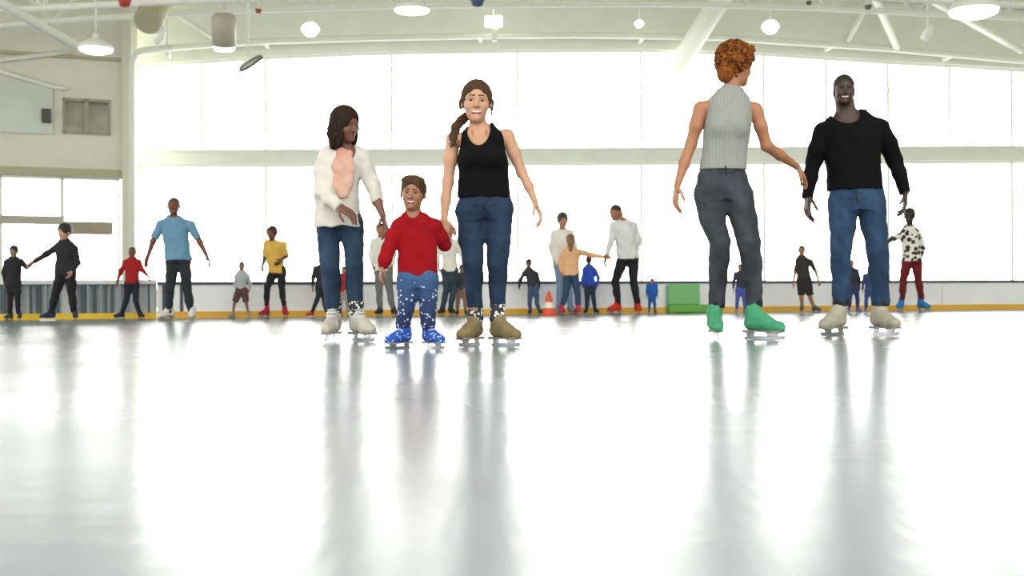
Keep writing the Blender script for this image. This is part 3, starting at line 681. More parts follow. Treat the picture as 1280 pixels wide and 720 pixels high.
# ---------------------------------------------------------------- barrier round the ice
B0 = at(-140, PY, 13.75); B0 = V(B0[0], B0[1], 0); B1 = at(1440, PY, 19.1); B1 = V(B1[0], B1[1], 0)
dB = unit(B1 - B0); nB = V(dB[1], -dB[0], 0)
def bb(px):                         # distance along the barrier behind a pixel column
    d = at(px, PY, 1.0); d[2] = 0; M = np.array([[dB[0], -d[0]], [dB[1], -d[1]]]); return float(np.linalg.solve(M, -B0[:2])[0])
def bx(m, s0, s1, o0, o1, z0, z1): return m.box((s0, o0, z0), (s1, o1, z1), (dB, nB, (0, 0, 1)), B0)
LB = float(np.linalg.norm(B1 - B0)); sA = bb(196); HB = .455
root = empty('rink_barrier', B0); tag(root, 'long white rink barrier with dark top rail and yellow kick strip behind the skaters', 'barrier')
pan = mat('barrier_panel', '#f0f2f2', .45, noise=.04, nscale=2); rail = mat('barrier_rail_dark', '#3f4a52', .5); kick = mat('kick_yellow', '#e0a82c', .5, noise=.15, nscale=1.2, color2='#e8b84a')
edgesB = [sA]; 
while edgesB[-1] < LB: edgesB.append(min(edgesB[-1] + 2.0, LB))
for i in range(len(edgesB) - 1):
    a, c = edgesB[i], edgesB[i + 1]
    bx(MB(), a + .005, c - .005, -.10, 0, .08, HB - .018).build('board_panel', pan, root, B0)
    bx(MB(), a + .001, c - .001, -.10, .022, .0, .085).build('kick_strip', kick, root, B0)
bx(MB(), sA, LB, -.13, .03, HB - .018, HB + .022).build('top_rail', rail, root, B0, bevel=.008)
for px in (205, 227): bx(MB(), bb(px) - .02, bb(px) + .02, 0, .02, .085, HB - .02).build('post', rail, root, B0)
# gate railing with dark bars at the left end
root = empty('barred_railing', B0); tag(root, 'white-topped railing with grey-blue upright bars at the left end of the rink', 'railing')
bx(MB(), 0, sA - .004, -.08, .03, HB - .01, HB + .05).build('top_rail', mat('rail_white', '#e6ebea', .4), root, B0, bevel=.008)
bx(MB(), 0, sA - .004, -.10, .022, 0, .075).build('kick_strip', mat('kick_yellow_bright', '#ecc52a', .5, noise=.1, nscale=1.5), root, B0)
bx(MB(), 0, sA - .004, -.10, -.07, .07, HB).build('back_panel', mat('rail_back', '#ccd3d5', .4), root, B0)
dk = mat('bar_blue_grey', '#46535c', .5); lt = mat('bar_pale_blue', '#93a1a9', .5)
for px, wp, mm in [(-60, 4, dk), (-44, 4, dk), (-20, 4, lt), (3, 6, dk), (11, 3, dk), (26, 3, lt), (38, 3, dk), (48, 6, dk), (57, 3, lt), (66, 4, lt), (72, 4, dk), (94, 5, lt), (104, 6, dk), (110, 3, lt), (118, 5, dk), (126, 3, lt), (132, 3, dk), (140, 4, dk), (150, 3, lt), (158, 3, lt), (172, 3, dk), (186, 2.4, dk)]:
    s = bb(px); h = wp / 2 / 105; bx(MB(), s - h, s + h, -.04, .01, .07, HB).build('bar', mm, root, B0)
# green pad before the barrier
s0, s1 = bb(832), bb(877)
m = bx(MB(), s0, s1 - .07, .032, .10, .12, HB - .03); o = m.build('green_pad', mat('pad_green', '#7cc07a', .6), None, B0 + dB * s0, bevel=.02); tag(o, 'green rectangular pad standing against the barrier between the skaters', 'pad')
bx(MB(), s0, s1 + .1, .028, .13, 0.002, .12).build('pad_foot', mat('pad_green_dark', '#6db04a', .6), o, B0 + dB * s0, bevel=.02)
# ---------------------------------------------------------------- materials of the people
skinA = mat('skin_brown', (112, 72, 56), .5, noise=.06, nscale=6, sss=.05)
skinB = mat('skin_child', (140, 98, 68), .5, noise=.06, nscale=6, sss=.05)
skinC = mat('skin_tan', (182, 138, 108), .5, noise=.05, nscale=6, sss=.05)
skinD = mat('skin_warm', (164, 112, 78), .5, noise=.05, nscale=6, sss=.05)
skinE = mat('skin_dark', (58, 36, 28), .45, noise=.06, nscale=6, sss=.03)
hair_brown = mat('hair_brown', (74, 54, 38), .8, spec=.15, noise=.35, nscale=14, bump=.6, bscale=60, stretch=(6, 6, 1))
hair_dark = mat('hair_dark', (44, 32, 25), .8, spec=.15, noise=.3, nscale=14, bump=.6, bscale=60, stretch=(6, 6, 1))
hair_black = mat('hair_black', (18, 14, 12), .6, noise=.3, nscale=30, bump=.4, bscale=200)
hair_ginger = mat('hair_ginger', (74, 38, 12), .8, spec=.15, noise=.2, nscale=26, color2=(142, 84, 34), bump=.7, bscale=120)
def denim(name, col, col2):
    return mat(name, col, .9, noise=.3, nscale=5, color2=col2, bump=.25, bscale=220, stretch=(1.6, 1.6, .7), spec=.25)
denimA = denim('denim_mid', (30, 46, 66), (50, 72, 94)); denimC = denim('denim_dark', (26, 38, 56), (42, 62, 86)); denimD = denim('denim_grey', (42, 46, 52), (66, 72, 78)); denimE = denim('denim_blue', (30, 48, 72), (50, 76, 104))
knitA = mat('knit_cream', (204, 200, 190), .9, noise=.05, nscale=12, bump=.4, bscale=90, stretch=(1, 1, 3))
peach = mat('scarf_peach', (188, 130, 108), .9, noise=.25, nscale=7, color2=(206, 178, 160), bump=.3)
red = mat('knit_red', (136, 8, 18), .9, noise=.12, nscale=10, bump=.4, bscale=120, spec=.2)
black = mat('cotton_black', (9, 9, 12), .9, noise=.2, nscale=9, bump=.25, bscale=120, spec=.15)
boot_white = mat('boot_white', (184, 180, 168), .55, noise=.08, nscale=9, bump=.2)
boot_tan = mat('boot_cover_tan', (122, 108, 74), .85, noise=.15, nscale=14, bump=.4, bscale=150)
boot_green = mat('boot_cover_green', (62, 146, 104), .85, noise=.1, nscale=14, bump=.35, bscale=150)
boot_stone = mat('boot_cover_stone', (164, 160, 140), .85, noise=.1, nscale=14, bump=.35, bscale=150)
cuff_dark = mat('cuff_dark', (24, 18, 20), .9)
blade = mat('blade', '#b8bcc0', .25, metal=.9)
def ribbed(name, col):
    m = mat(name, col, .85); nt = m.node_tree; b = nt.nodes['Principled BSDF']
    tc = nt.nodes.new('ShaderNodeTexCoord'); w = nt.nodes.new('ShaderNodeTexWave'); w.bands_direction = 'X'; w.inputs['Scale'].default_value = 28; w.inputs['Distortion'].default_value = .6
    nt.links.new(tc.outputs['Object'], w.inputs['Vector'])
    mx = nt.nodes.new('ShaderNodeMix'); mx.data_type = 'RGBA'; c = hexc(col); mx.inputs[6].default_value = tuple(q * .8 for q in c[:3]) + (1,); mx.inputs[7].default_value = c
    nt.links.new(w.outputs['Fac'], mx.inputs[0]); nt.links.new(mx.outputs[2], b.inputs['Base Color'])
    bp = nt.nodes.new('ShaderNodeBump'); bp.inputs['Strength'].default_value = .5; bp.inputs['Distance'].default_value = .006
    nt.links.new(w.outputs['Fac'], bp.inputs['Height']); nt.links.new(bp.outputs[0], b.inputs['Normal']); return m
knitD = ribbed('knit_grey_ribbed', (150, 153, 146))
def speckle(name, base, fleck, z0=None, z1=None, scale=55, thr=.42, top=None):
    """flecks of paint-like pattern; with z0/z1 the pattern starts below z1 (object space height)"""
    m = mat(name, base, .8); nt = m.node_tree; b = nt.nodes['Principled BSDF']; L = nt.links
    tc = nt.nodes.new('ShaderNodeTexCoord'); vo = nt.nodes.new('ShaderNodeTexVoronoi'); vo.inputs['Scale'].default_value = scale
    L.new(tc.outputs['Object'], vo.inputs['Vector'])
    r = nt.nodes.new('ShaderNodeMapRange'); r.inputs['From Min'].default_value = thr; r.inputs['From Max'].default_value = thr - .06
    L.new(vo.outputs['Distance'], r.inputs['Value'])
    rr = nt.nodes.new('ShaderNodeSeparateColor'); L.new(vo.outputs['Color'], rr.inputs[0])
    g = nt.nodes.new('ShaderNodeMath'); g.operation = 'GREATER_THAN'; g.inputs[1].default_value = .45; L.new(rr.outputs[0], g.inputs[0])
    mu = nt.nodes.new('ShaderNodeMath'); mu.operation = 'MULTIPLY'; L.new(r.outputs[0], mu.inputs[0]); L.new(g.outputs[0], mu.inputs[1])
    out = mu; basecol = hexc(base)
    mx = nt.nodes.new('ShaderNodeMix'); mx.data_type = 'RGBA'; mx.inputs[6].default_value = basecol; mx.inputs[7].default_value = hexc(fleck)
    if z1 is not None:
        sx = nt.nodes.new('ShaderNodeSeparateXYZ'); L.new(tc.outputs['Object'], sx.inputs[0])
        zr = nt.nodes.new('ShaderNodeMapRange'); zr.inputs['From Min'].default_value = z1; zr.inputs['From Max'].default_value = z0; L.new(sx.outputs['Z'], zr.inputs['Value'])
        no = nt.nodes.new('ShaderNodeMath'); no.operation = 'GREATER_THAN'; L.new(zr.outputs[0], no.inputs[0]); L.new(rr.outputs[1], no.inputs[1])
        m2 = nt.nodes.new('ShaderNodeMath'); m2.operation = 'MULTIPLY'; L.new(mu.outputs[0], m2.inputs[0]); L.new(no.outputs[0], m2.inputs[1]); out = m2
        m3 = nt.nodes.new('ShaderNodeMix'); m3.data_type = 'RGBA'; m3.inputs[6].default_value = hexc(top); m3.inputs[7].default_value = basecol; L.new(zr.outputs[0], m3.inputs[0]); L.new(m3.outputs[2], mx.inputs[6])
    L.new(out.outputs[0], mx.inputs[0]); L.new(mx.outputs[2], b.inputs['Base Color']); return m
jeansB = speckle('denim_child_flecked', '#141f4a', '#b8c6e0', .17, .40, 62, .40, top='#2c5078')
bootB = speckle('boot_blue_flecked', '#1f4aa0', '#a8c4ec', None, None, 70, .40)
sock_pat = speckle('sock_patterned', '#2a2c30', '#dcdcd6', None, None, 60, .55)

R_ = math.radians
# ---------------------------------------------------------------- the five skaters in front
VX = .0055 if not globals().get('QUICK') else .009
C_ = person(dict(D=6.5, g=.93, vox=VX, fine=.003, seed=3, base=(606, PY), chin=(595, 155, 54, -.02), head=(.04, 0, -.03), neck=(600, 168, 10.5, 0),
    torso=[(601,156,12,.05,0),(602,163,21,.07,0),(603,171,26,.08,0),(603,182,29,.095,0),(603,200,30,.11,0),(604,215,29,.10,0),(605,235,30.5,.095,0),(606,250,32,.10,0),(606,262,33,.11,0)],
    top_secs=[(601,156,13,.052,0),(602,163,22,.072,0),(603,171,27,.084,0),(603,182,29,.10,0),(603,200,30.5,.115,0),(604,215,30,.108,0),(605,235,31,.10,0),(605,246,31.5,.102,0)],
    extra=[((592,196,-.085),(.062,.05,.06)),((615,196,-.085),(.062,.05,.06))],
    armL=[(566,174,8.5,0),(563,200,8,0),(560,228,6.8,0),(557,250,6.2,-.03),(555,276,4.2,-.08)], armR=[(634,170,8.5,0),(643,192,7.6,0),(652,215,6.2,0),(661,233,5.4,-.03),(669,253,3.6,-.05)],
    handL=((556,300,-.08), (0, 1, 0), 1, .45), handR=((679,276,-.08), (-1, .2, 0), -1, .5),
    hips=[(606,246,31,.092,0),(606,256,33,.103,0),(606,265,34,.105,0),(606,272,30,.085,0)],
    legL=[(589,266,17.5,0),(589,300,15,-.01),(591,326,12,-.02),(592,345,11.5,0),(593,383,8.5,.02),(594,403,4.5,.02)],
    legR=[(623,266,17.5,0),(623,300,15,-.01),(622,328,12,-.02),(622,345,11.5,0),(622,383,8.5,.03),(621,403,4.5,.03)], cuff=1,
    feet=[(588, -.02, -25, 0, 0), (630, -.05, 38, 0, 0)], fg=.9, shaft=.21, sock=sock_pat, boot=boot_tan,
    skin=skinC, hair='tied', hairm=hair_brown, jeans=denimC, top=black, topname='tank_top', sleeve='tank', tt=.006, neckcut=[((598,157,-.07),(.075,.17,.125)), ((568,172,0),(.045,.2,.13)), ((638,170,0),(.042,.2,.14))],
    fly=(604, 250, -.115), face=True, lips='#9a5248', label="smiling woman in black tank top and dark jeans holding a child's hand"))
person(dict(D=6.25, g=.6, vox=VX * .9, fine=.003, seed=5, base=(521, PY), chin=(515, 263, 42, -.02), head=(-.08, .0, -.07), hw=1.08, neck=(516, 273, 9.5, 0), 
    torso=[(518,268,12,.045,0),(519,275,21,.065,0),(520,290,24,.08,0),(522,315,23,.085,0),(522,335,23.5,.085,0),(522,343,24,.085,0)],
    armL=[(500,282,8,0),(492,296,7.5,-.01),(486,310,6.8,-.02),(481,325,6,-.04),(478,334,4,-.05)], armR=[(543,283,8,0),(551,296,7,.03),(556,306,6,.07),(556,301,4.6,.12),(556,297,3.6,.15)],
    hips=[(522,337,22.5,.08,0),(522,348,23.5,.085,0),(522,357,20.5,.07,0)],
    legL=[(510,352,13,0),(509,372,11,0),(507,388,9.5,0),(504,404,8.5,0),(503,414,6,0)], legR=[(535,352,12.5,0),(535,372,10.5,0),(535,388,9.5,0),(535,404,8.5,0),(537,414,6,0)], cuff=.2,
    feet=[(498, -.02, -38, 0, 6), (542, -.02, 36, 0, -6)], fg=.68, shaft=.22, boot=bootB, laces=mat('lace_white', '#d8dce4', .7), sup=.05,
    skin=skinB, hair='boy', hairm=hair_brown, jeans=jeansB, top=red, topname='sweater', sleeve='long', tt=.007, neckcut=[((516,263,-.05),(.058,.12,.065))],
    face=True, lips='#6e3026', label='small child in red sweater and flecked blue jeans, front of the group') | dict(handL=((475, 348, -.06), (1, .3, 0), 1, .45), handR=((556, 286, .18), (0, -1, 0), 1, .5)))
person(dict(D=7.3, g=1.06, vox=VX, fine=.0032, seed=7, base=(905, PY), chin=(920, 107, 48, 0), head=(R_(118), .05, 0), neck=(914, 121, 10, 0), yaw=.12,
    torso=[(912,117,12,.05,0),(911,125,23,.06,0),(911,135,28,.085,0),(911,150,28.5,.105,0),(909,170,26.5,.10,0),(906,190,25,.09,0),(904,205,27,.09,0),(903,222,30,.10,0),(903,235,33,.105,0)],
    top_secs=[(913,113,12,.055,0),(912,118,20,.065,0),(912,124,25,.078,0),(911,140,26.5,.098,0),(910,151,28,.11,0),(908,170,27,.105,0),(906,190,25.5,.095,0),(904,205,27,.096,0),(903,211,28,.1,0)],
    collar=((913,119,0),(914,110,0),11.5,10.5), extra=[((900,158,-.085),(.055,.045,.055)),((922,158,-.085),(.055,.045,.055))],
    armL=[(876,136,9.3,0),(870,158,8.5,0),(864,180,7,.02),(855,205,6.8,0),(846,234,4,-.03)], armR=[(944,137,8.8,0),(951,158,8,0),(958,182,7,.03),(975,194,6.3,.12),(997,209,4.2,.26)],
    handL=((842,270,-.06), (1, .2, 0), 1, .4), handR=((1014,233,.36), (-.3, .5, -.6), -1, .35),
    hips=[(903,206,25,.082,0),(903,222,31,.10,0),(903,238,34,.11,0),(904,250,31.5,.088,0)],
    legL=[(887,246,18.5,0),(891,275,15.5,-.02),(900,303,12,-.06),(899,325,12.3,0),(897,350,10.5,.03),(896,379,9,.04),(895,398,7,.04)],
    legR=[(922,246,18.5,0),(930,275,16,-.03),(936,302,13.3,-.08),(939,325,12.5,-.06),(941,350,11,-.05),(943,379,9,-.05),(944,398,7,-.05)], cuff=.85,
    feet=[(894, -.04, -4, 0, 0), (953, -.12, 46, 0, 0)], fg=1.02, shaft=.22, sup=.105, boot=boot_green, cuffm=cuff_dark,
    skin=skinD, hair='curly', hairm=hair_ginger, jeans=denimD, top=knitD, topname='sleeveless_top', sleeve='tank', tt=.010, tfold=.4, fly=(907, 208, -.118),
    label='tall woman with curly ginger hair, sleeveless grey ribbed top and green skates'))
person(dict(D=7.78, g=1.08, vox=VX, fine=.0032, seed=9, base=(1072, PY), chin=(1055, 131, 37, -.06), head=(-.16, .05, 0), neck=(1059, 147, 12, 0), hw=.98,
    torso=[(1062,140,15,.06,0),(1064,147,27,.08,0),(1065,156,34,.10,0),(1065,172,34,.12,0),(1065,190,32,.12,0),(1067,215,31,.112,0),(1069,235,32,.11,0),(1070,250,33,.115,0)],
    top_secs=[(1062,139,16,.06,0),(1064,147,28,.08,0),(1065,156,35,.105,0),(1065,172,35,.125,0),(1065,190,32.5,.122,0),(1067,215,31.5,.118,0),(1069,236,32.5,.118,0)],
    armL=[(1029,165,10.5,0),(1022,185,9.5,0),(1017,203,8,.03),(1013,220,7.2,-.02),(1010,246,5.2,-.06)], armR=[(1100,161,11,0),(1110,180,9.5,0),(1118,200,8,.03),(1124,216,7.2,0),(1131,240,5.2,-.05)],
    handL=((1008,279,-.08), (1, .2, 0), 1, .4), handR=((1132,277,-.08), (-1, .2, 0), -1, .45),
    hips=[(1070,235,32,.105,0),(1071,250,33.5,.11,0),(1071,262,31.5,.09,0)],
    legL=[(1054,258,18,0),(1053,285,15,-.02),(1051,312,12.3,-.03),(1051,335,11.7,0),(1052,376,9.8,.04),(1052,396,8,.05)],
    legR=[(1088,256,18,0),(1093,285,14.8,0),(1097,312,12.6,-.02),(1098,335,12,0),(1101,377,9.8,.04),(1101,396,8,.04)], cuff=.85,
    feet=[(1042, -.02, -46, 0, 0), (1105, -.02, 16, 0, 0)], fg=1.05, shaft=.21, sup=.10, boot=boot_stone, cuffm=cuff_dark,
    skin=skinE, hair='buzz', hairm=hair_black, jeans=denimE, top=black, topname='sweater', sleeve='long', tt=.009, tfold=.8, neckcut=[((1058,140,-.06),(.09,.14,.082))], fly=(1071, 241, -.128),
    face=True, lips='#5e3028', label='man in black long-sleeved top and blue jeans skating beside the ginger-haired woman'))
A_ = person(dict(D=7.3, g=.96, vox=VX, fine=.0032, seed=11, base=(426, PY), chin=(431, 177, 41, -.08), head=(R_(52), .18, .08), neck=(432, 189, 9, -.04),
    torso=[(430,186,12,.05,-.03),(430,192,23,.07,-.03),(428,205,26,.09,-.02),(424,220,25,.10,0),(422,240,24,.10,0),(423,262,26,.10,0)],
    top_secs=[(430,186,13,.05,-.03),(429,192,25,.075,-.03),(428,205,27,.10,-.02),(423,222,25,.112,0),(421,245,25,.115,0),(422,265,27,.12,0),(423,282,27.5,.125,0)],
    armL=[(408,197,10,-.02),(403,216,9.5,-.03),(405,238,8.5,-.08),(414,249,7,-.17),(424,258,4.6,-.22)], armR=[(451,197,9.5,-.02),(459,213,8.5,-.02),(467,235,7.3,-.03),(472,252,6,-.07),(479,271,3.8,-.12)],
    handL=((443,270,-.24), (0, .5, -1), -1, .4), handR=((485,293,-.16), (-1, .2, 0), -1, .45),
    hips=[(423,262,25,.10,0),(424,275,27.5,.10,0),(425,286,24.5,.085,0)],
    legL=[(410,282,14,0),(411,310,12.5,0),(413,335,11.5,-.02),(415,352,11,0),(415,382,9,.03),(415,402,4.5,.03)],
    legR=[(439,280,14,0),(442,305,12.2,0),(443,332,10.6,-.02),(443,352,10.2,0),(444,382,8.8,.03),(444,402,4.5,.03)], cuff=1,
    feet=[(414, -.03, -6, 0, 0), (452, -.06, 36, 0, 0)], fg=1.0, shaft=.20, sock=sock_pat, boot=boot_white, laces=mat('lace_white', '#d8dce4', .7),
    skin=skinA, hair='bob', hairm=hair_dark, jeans=denimA, top=knitA, topname='sweater', sleeve='long', slen={'L': 4, 'R': 3}, tt=.010, tfold=1.6, neckcut=[((432,184,-.14),(.07,.12,.09))],
    farface=True, smile=False, lips='#6a3c34', label='woman with dark shoulder-length hair in long cream sweater leaning towards the child'))
# peach scarf hanging down the front of the cream sweater
_r, _hd, _A, _b = A_
_s = lambda a, b, ra, rb: cone(_A(*a), _A(*b), ra, rb, .02, flat=.35, n=(0, 1, 0))
v, f = iso([_s((425, 190, -.112), (424, 208, -.122), .028, .036), _s((424, 208, -.122), (425, 228, -.124), .036, .032), _s((425, 228, -.124), (427, 243, -.126), .032, .026),
    _s((437, 193, -.112), (434, 208, -.122), .026, .034), _s((434, 208, -.122), (434, 226, -.124), .034, .026), _s((434, 226, -.124), (432, 240, -.126), .026, .02)], .004, 0, (.002, 50, 1))
mesh_obj('scarf', v, f, peach, _r, _b)
# fine gold necklace of the woman in black
_r, _hd, _A, _b = C_
MB().tube([_A(590, 163, -.055), _A(591, 170, -.082), _A(594, 177, -.092), _A(599, 181, -.096), _A(604, 178, -.094), _A(607, 170, -.086), _A(608, 163, -.06)], .0028, 6).build('necklace', mat('gold', (214, 170, 90), .3, metal=.8), _r, _b, smooth=True)
# ---------------------------------------------------------------- skaters farther back
def cloth(col, n=.12): return mat('cloth_' + (col[1:] if isinstance(col, str) else 'light_blue'), col, .85, noise=n, nscale=9, bump=.2, bscale=100)
def far(px, top, fy, label, skin, hair, hairc, topc, legc, bootc, armL=None, armR=None, legL=None, legR=None, nx=None, hx=None, head=(0, 0, 0), yaw=0, head_off=0,
        wide=1., sleeve='long', slen=None, hd=(-15, 20), seed=1, legwear=None, topname='shirt', tname='trousers', hem=.50, adult=1., D=None, hips=1., toes=None, chin=None, Hh=None, dl=(0, 0), loose=1., sup=None):
    Db = (B0 + dB * bb(px))[1] - .42; fy1 = 366 - .005 * (px - 640) + F * CAM_H / Db; dp = max(0, fy1 - fy); fy += dp; top += dp
    sh_ = lambda l: None if l is None else [(q[0], q[1] + dp, *q[2:]) for q in l]
    armL, armR, legL, legR = sh_(armL), sh_(armR), sh_(legL), sh_(legR); chin = None if chin is None else (chin[0], chin[1] + dp)
    h = fy - top; hor = 366 - .005 * (px - 640)
    D = D or F * CAM_H / (fy - hor)
    s = F / D; hm = h / s; g = hm / 1.72; nx = px if nx is None else nx; hx = px if hx is None else hx; Y = lambda z: fy - z * h
    mid = lambda z: hx + (nx - hx) * (z - .5) / .33
    HH = (Hh or .14) * h; ch = chin or (nx + head_off, top + HH)
    torso = [(mid(.845), Y(.845), .032 * h, .05, 0), (mid(.825), Y(.825), .06 * h * wide, .06, 0), (mid(.80), Y(.80), .088 * h * wide, .09, 0), (mid(.74), Y(.74), .094 * h * wide, .11, 0), (mid(.65), Y(.65), .084 * h * wide, .105, 0), (mid(.58), Y(.58), .084 * h * wide * loose, .105, 0), (mid(hem), Y(hem), .092 * h * wide * loose, .115, 0)]
    if legwear == 'none': hem = .45
    hipsx = [(hx, Y(.565), .078 * h * hips, .09, 0), (hx, Y(.52), .090 * h * hips, .11, 0), (hx, Y(.475), .090 * h * hips, .11, 0)]
    def arm(a, sg):
        a = a or [(mid(.8) + sg * .105 * h * wide, Y(.80)), (mid(.8) + sg * .14 * h, Y(.65)), (mid(.8) + sg * .15 * h, Y(.51))]
        a = [q if len(q) > 2 else (*q, 0) for q in a]
        r = [.030 * h, .023 * h, .015 * h]; return [(q[0], q[1], rr, q[2]) for q, rr in zip(a, r)]
    def leg(l, sg):
        l = l or [(hx + sg * .07 * h, Y(.28)), (hx + sg * .08 * h, Y(.10))]
        (kx, ky), (ax, ay) = l; tx = hx + sg * .045 * h * hips; ty = Y(.49)
        return [(tx, ty, .050 * h * loose, 0), ((tx + kx) / 2, (ty + ky) / 2, .044 * h * loose, -.01), (kx, ky, .034 * h * loose, -.01), ((kx + ax) / 2, (ky + ay) / 2, .031 * h * loose, 0), (ax, ay, .022 * h * loose, .03 * g)]
    aL, aR = arm(armL, -1), arm(armR, 1); lL, lR = leg(legL, -1), leg(legR, 1)
    tip = lambda a: (a[2][0] + (a[2][0] - a[1][0]) * .45, a[2][1] + (a[2][1] - a[1][1]) * .45, a[2][3] + (a[2][3] - a[1][3]) * .45)
    feet = []
    for l, hdg in zip((lL, lR), hd): r = math.radians(hdg); feet.append((l[-1][0] + math.sin(r) * .07 * g * s, 0, hdg, 0, 0))
    vx = max(.007, .0095 * D / 16 * (g ** .5) * .8)
    return person(dict(D=D, g=g, vox=vx, fine=vx * .7, seed=seed, base=(px, PY), chin=(*ch, HH, -.02 * g), head=head, hw=1.08, neck=(mid(.835), Y(.835), .030 * h, 0), yaw=yaw, torso=torso, armL=aL, armR=aR,
        handL=(tip(aL), (1, -.2, 0), 1, .35), handR=(tip(aR), (-1, -.2, 0), -1, .35), rf=1.4, hips=hipsx, legL=lL, legR=lR, cuff=0, feet=feet, fg=g * 1.0, shaft=.22, sup=.08 * g if sup is None else sup * g,
        boot=cloth(bootc), skin=mat('skin_' + skin[1:], skin, .5), hair=hair, hairm=mat('hair_' + hairc[1:], hairc, .5), jeans=cloth(legc), top=cloth(topc), topname=topname, tname=tname, sleeve=sleeve, slen=slen, tt=.012 * g, legwear=legwear,
        neckcut=[((mid(.86), Y(.87), -.04 * g), (.07 * g, .12 * g, .07 * g))] , label=label, folds=1.4))
T, S1, S2, W_ = '#6a3e28', '#9a6a4c', '#a87858', '#3a2218'
far(17, 308, 401, 'dark-clothed skater at the far left edge holding out a hand', '#8a6a58', 'puff', '#14161a', '#16171b', '#141518', '#3a3c44', armL=[(9,327),(5,340),(6,353)], armR=[(26,327),(33,334),(40,330)], legL=[(13,372),(12,392)], legR=[(22,372),(23,392)], seed=21, D=None, wide=1.05)
far(80, 281, 401, 'black-clothed skater with dark hair reaching back to the skater at the left edge', '#b98a72', 'puff', '#181514', '#1a1a1e', '#101114', '#2a2c48', armL=[(72,309),(57,318),(43,327)], armR=[(93,311),(97,328),(90,340,-.08)], legL=[(70,366),(64,390)], legR=[(90,366),(92,390)], nx=81, hx=82, head=(-.5, .1, 0), wide=1.0, seed=22, hd=(-50, 25), Hh=.16, loose=1.15)
far(165, 309, 399, 'small child in red sweater and dark trousers beside the man in light blue', T, 'short', '#5a4030', '#a01018', '#1c2230', '#24262c', armL=[(157,328),(151,339),(148,348)], armR=[(173,328),(178,337),(184,344)], legL=[(158,375),(152,392)], legR=[(170,375),(174,392)], hd=(-40, 40), seed=23, topname='sweater')
far(219, 247, 401, 'man in light blue t-shirt and dark trousers with arms spread, far left', T, 'buzz', '#4a3c34', (98, 140, 166), '#1e2228', '#d8d8d4', armL=[(201,281),(191,302),(185,320)], armR=[(238,281),(250,303),(258,319)], legL=[(212,362),(211,391)], legR=[(234,362),(239,390)], nx=217, hx=223, sleeve='short', slen=.75, hd=(-30, 10), seed=24, wide=1.12, head=(.1, -.05, 0))
far(302, 325, 395, 'small child in light grey top seen near the barrier, left of the yellow shirt', '#8a6450', 'bun', '#1c1a10', '#a8acae', '#5a4038', '#9a9690', armL=[(296,343),(294,351),(296,358)], armR=[(309,343),(313,351),(312,358)], legL=[(293,377),(291,390)], legR=[(308,377),(311,390)], hd=(-30, 20), seed=25, legwear='shorts', tname='shorts', hem=.47)
far(345, 282, 395, 'skater in yellow top, black leggings and red skates', T, 'puff', '#3a1e14', '#d0a84a', '#16181c', '#a8242e', armL=[(334,303),(331,318),(329,327)], armR=[(354,304),(358,318),(351,324,-.1)], legL=[(334,356),(333,380)], legR=[(352,356),(355,380)], nx=340, hx=347, sleeve='short', slen=1.0, seed=26, hd=(-30, 25), topname='blouse', sup=.13, head=(-.3, 0, 0), loose=.95)
far(398, 318, 394, 'dark-clothed skater with red skates mostly hidden behind the cream sweater woman', S1, 'short', '#2a201a', '#23262a', '#1c1f22', '#c0392b', legL=[(398,368),(390,388)], legR=[(404,368),(408,388)], nx=402, hx=402, hd=(-50, 20), seed=27)
far(430, 331, 394, 'small child in red jacket seen between the legs of the cream sweater woman', S1, 'short', '#3a2a20', '#a01820', '#9a8a80', '#b8b4ac', seed=28, wide=1.1, topname='jacket')
far(478, 279, 396, 'skater in white top and grey trousers behind the child in red', S1, 'short', '#17161a', '#d8d8d0', '#6a6c68', '#2a2c30', armL=[(468,302),(464,318),(466,330)], armR=[(487,302),(492,318),(491,330)], legL=[(474,362),(475,387)], legR=[(487,362),(491,387)], nx=476, hx=479, head=(.5, 0, 0), seed=29, wide=.95)
far(562, 283, 395, 'skater in cream top and dark trousers between the child and woman in black', S2, 'short', '#3a2c22', '#dcd8cc', '#2a3a44', '#202226', armL=[(551,306),(547,320),(548,330)], armR=[(571,304),(577,318),(580,330)], legL=[(558,362),(553,387)], legR=[(567,360),(563,387)], seed=30, wide=.9)
far(577, 330, 393, 'tiny skater in grey hoodie right behind the woman in black', S1, 'puff', '#1c1a1c', '#3a3c42', '#8a6858', '#2a2c30', seed=31, topname='hoodie')
far(664, 322, 391, 'small skater in dark top and jeans leaning on the barrier rail', T, 'puff', '#141214', '#2c3034', '#3c5270', '#2a3038', armL=[(655,339),(651,347),(649,355,.2)], armR=[(671,340),(674,350),(673,358)], legL=[(662,375),(663,386)], legR=[(671,375),(674,386)], nx=661, hx=667, hd=(-20, 30), seed=32, topname='jacket', tname='jeans', wide=1.05)
far(702, 267, 393, 'tall person in white shirt and pale jeans behind the peach-topped skater', S2, 'puff', '#3a3630', '#e0dcd2', '#7a94b0', '#8890a0', armL=[(693,292),(689,308),(692,324)], armR=[(713,292),(718,308),(719,322)], legL=[(700,355),(699,384)], legR=[(710,355),(713,384)], nx=703, hx=704, seed=33, tname='jeans', head=(.2, .15, 0), wide=.95)
far(715, 293, 394, 'long-haired skater in peach top and jeans seen from behind, arm held out', S2, 'long', '#7a5a40', '#d8a87c', '#2c4460', '#c0304a', armL=[(703,319),(700,328),(702,340)], armR=[(724,315),(740,319),(755,321)], legL=[(707,370),(701,386)], legR=[(722,370),(723,386)], nx=713, hx=714, head=(R_(180), 0, 0), yaw=0, seed=34, hd=(160, 200), wide=1.12, tname='jeans', Hh=.14)
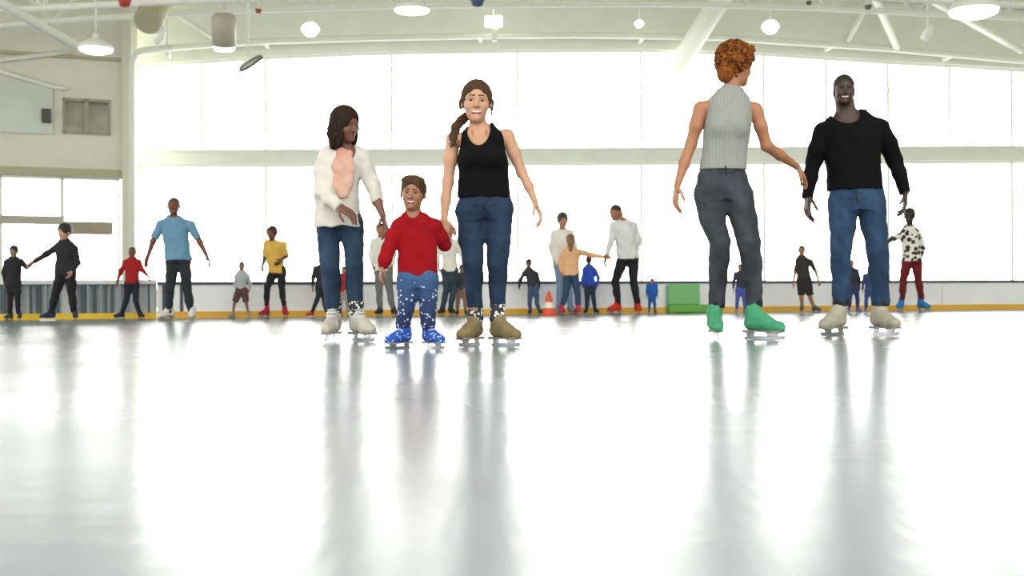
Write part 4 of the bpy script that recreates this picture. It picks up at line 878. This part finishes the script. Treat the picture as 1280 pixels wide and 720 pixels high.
far(737, 319, 392, 'small child in bright blue jacket and dark trousers left of the white sweater woman', S1, 'short', '#2a221c', '#2a52c0', '#26364c', '#23262c', legL=[(734,373),(733,387)], legR=[(742,373),(744,387)], armL=[(731,338),(728,348),(730,358)], armR=[(744,338),(748,346),(746,356)], nx=736, hx=737, seed=35, topname='jacket', head=(R_(170), 0, 0), hd=(-20, 25), wide=1.1)
far(783, 253, 393, 'woman in white sweater, black leggings and orange-red skates with ponytail', S1, 'pony', '#3a2018', '#d4d8d4', '#121316', '#c82c1c', armL=[(767,282,-.02),(764,302,-.08),(758,320,-.12)], armR=[(792,282),(797,300),(795,318)], legL=[(769,352),(773,380)], legR=[(792,352),(797,380)], nx=779, hx=785, head=(-.6, .15, 0), hd=(-50, 5), seed=36, topname='sweater', tname='leggings', wide=1.05, chin=(770, 276), sup=.13)
far(815, 346, 390, 'tiny child in blue snowsuit near the green pad', S1, 'short', '#2c4c74', '#1c5cb0', '#2458a0', '#26466c', seed=37, topname='snow_jacket', head=(-.6, 0, 0), wide=1.15, Hh=.17)
far(926, 330, 392, 'small dark-clothed skater half hidden behind the green-skated woman', S1, 'short', '#20242c', '#28303c', '#4a52a0', '#8088c8', seed=38, head=(.4, 0, 0))
far(1006, 307, 391, 'boy in dark brown t-shirt and shorts skating near the barrier between the couple', S1, 'short', '#3a3026', '#2c2824', '#241e1c', '#4a5058', armL=[(998,329),(994,340),(992,352)], armR=[(1013,327),(1019,338),(1023,350)], legL=[(1002,372),(1003,386)], legR=[(1013,372),(1018,386)], nx=1002, hx=1005, sleeve='short', slen=.9, seed=39, legwear='shorts', tname='shorts', hd=(-20, 40), head=(-.5, 0, 0), loose=1.1)
far(1066, 325, 391, 'small skater in navy top seen between the legs of the man in jeans', S1, 'short', '#20242c', '#232a34', '#2c3456', '#6468c0', seed=40, nx=1064, hx=1067)
far(1089, 333, 391, 'small skater in blue clothes half hidden behind the man in jeans', S1, 'short', '#20242c', '#26406a', '#2a4478', '#5070b8', seed=41, nx=1087, hx=1087)
bl = speckle('top_leopard', '#e6e2d8', '#241e18', None, None, 17, .62)
r = far(1139, 262, 389, 'person with black and white patterned top, maroon trousers and bright blue skates', '#33241c', 'puff', '#1c1614', '#2a2420', '#6a0c18', '#2a80c0', armL=[(1128,294),(1117,298),(1106,303)], armR=[(1148,294),(1153,310),(1150,324)], legL=[(1129,350),(1128,374)], legR=[(1148,350),(1152,374)], nx=1137, hx=1140, hd=(-35, 25), seed=42, tname='trousers', head=(-.4, .2, 0), sup=.16)
for c in r[0].children:
    if c.name.startswith('shirt'): c.data.materials[0] = bl
# traffic cones on the ice by the barrier
def cone_thing(px, fy, hpx, label):
    D = (B0 + dB * bb(px))[1] - 1.0; s = F / D; h = hpx / s; p = at(px, PY, D); p[2] = 0
    o = MB().lathe([(h * .28, .03 * h), (h * .10, h * .85), (h * .05, h), (.001, h)], p, 24).build('traffic_cone', mat('cone_orange', '#e2502c', .5), None, p, smooth=True); tag(o, label, 'traffic cone')
    MB().box(p + V(-h * .36, -h * .36, 0), p + V(h * .36, h * .36, h * .05)).build('cone_base', mat('cone_orange_dark', '#c8401f', .5), o, p); MB().lathe([(h * .222, h * .32), (h * .165, h * .56)], p, 24).build('reflective_band', mat('band_white', '#e8e4dc', .4), o, p, smooth=True)
cone_thing(686, 391, 30, 'orange traffic cone on the ice left of the white-shirted tall person')
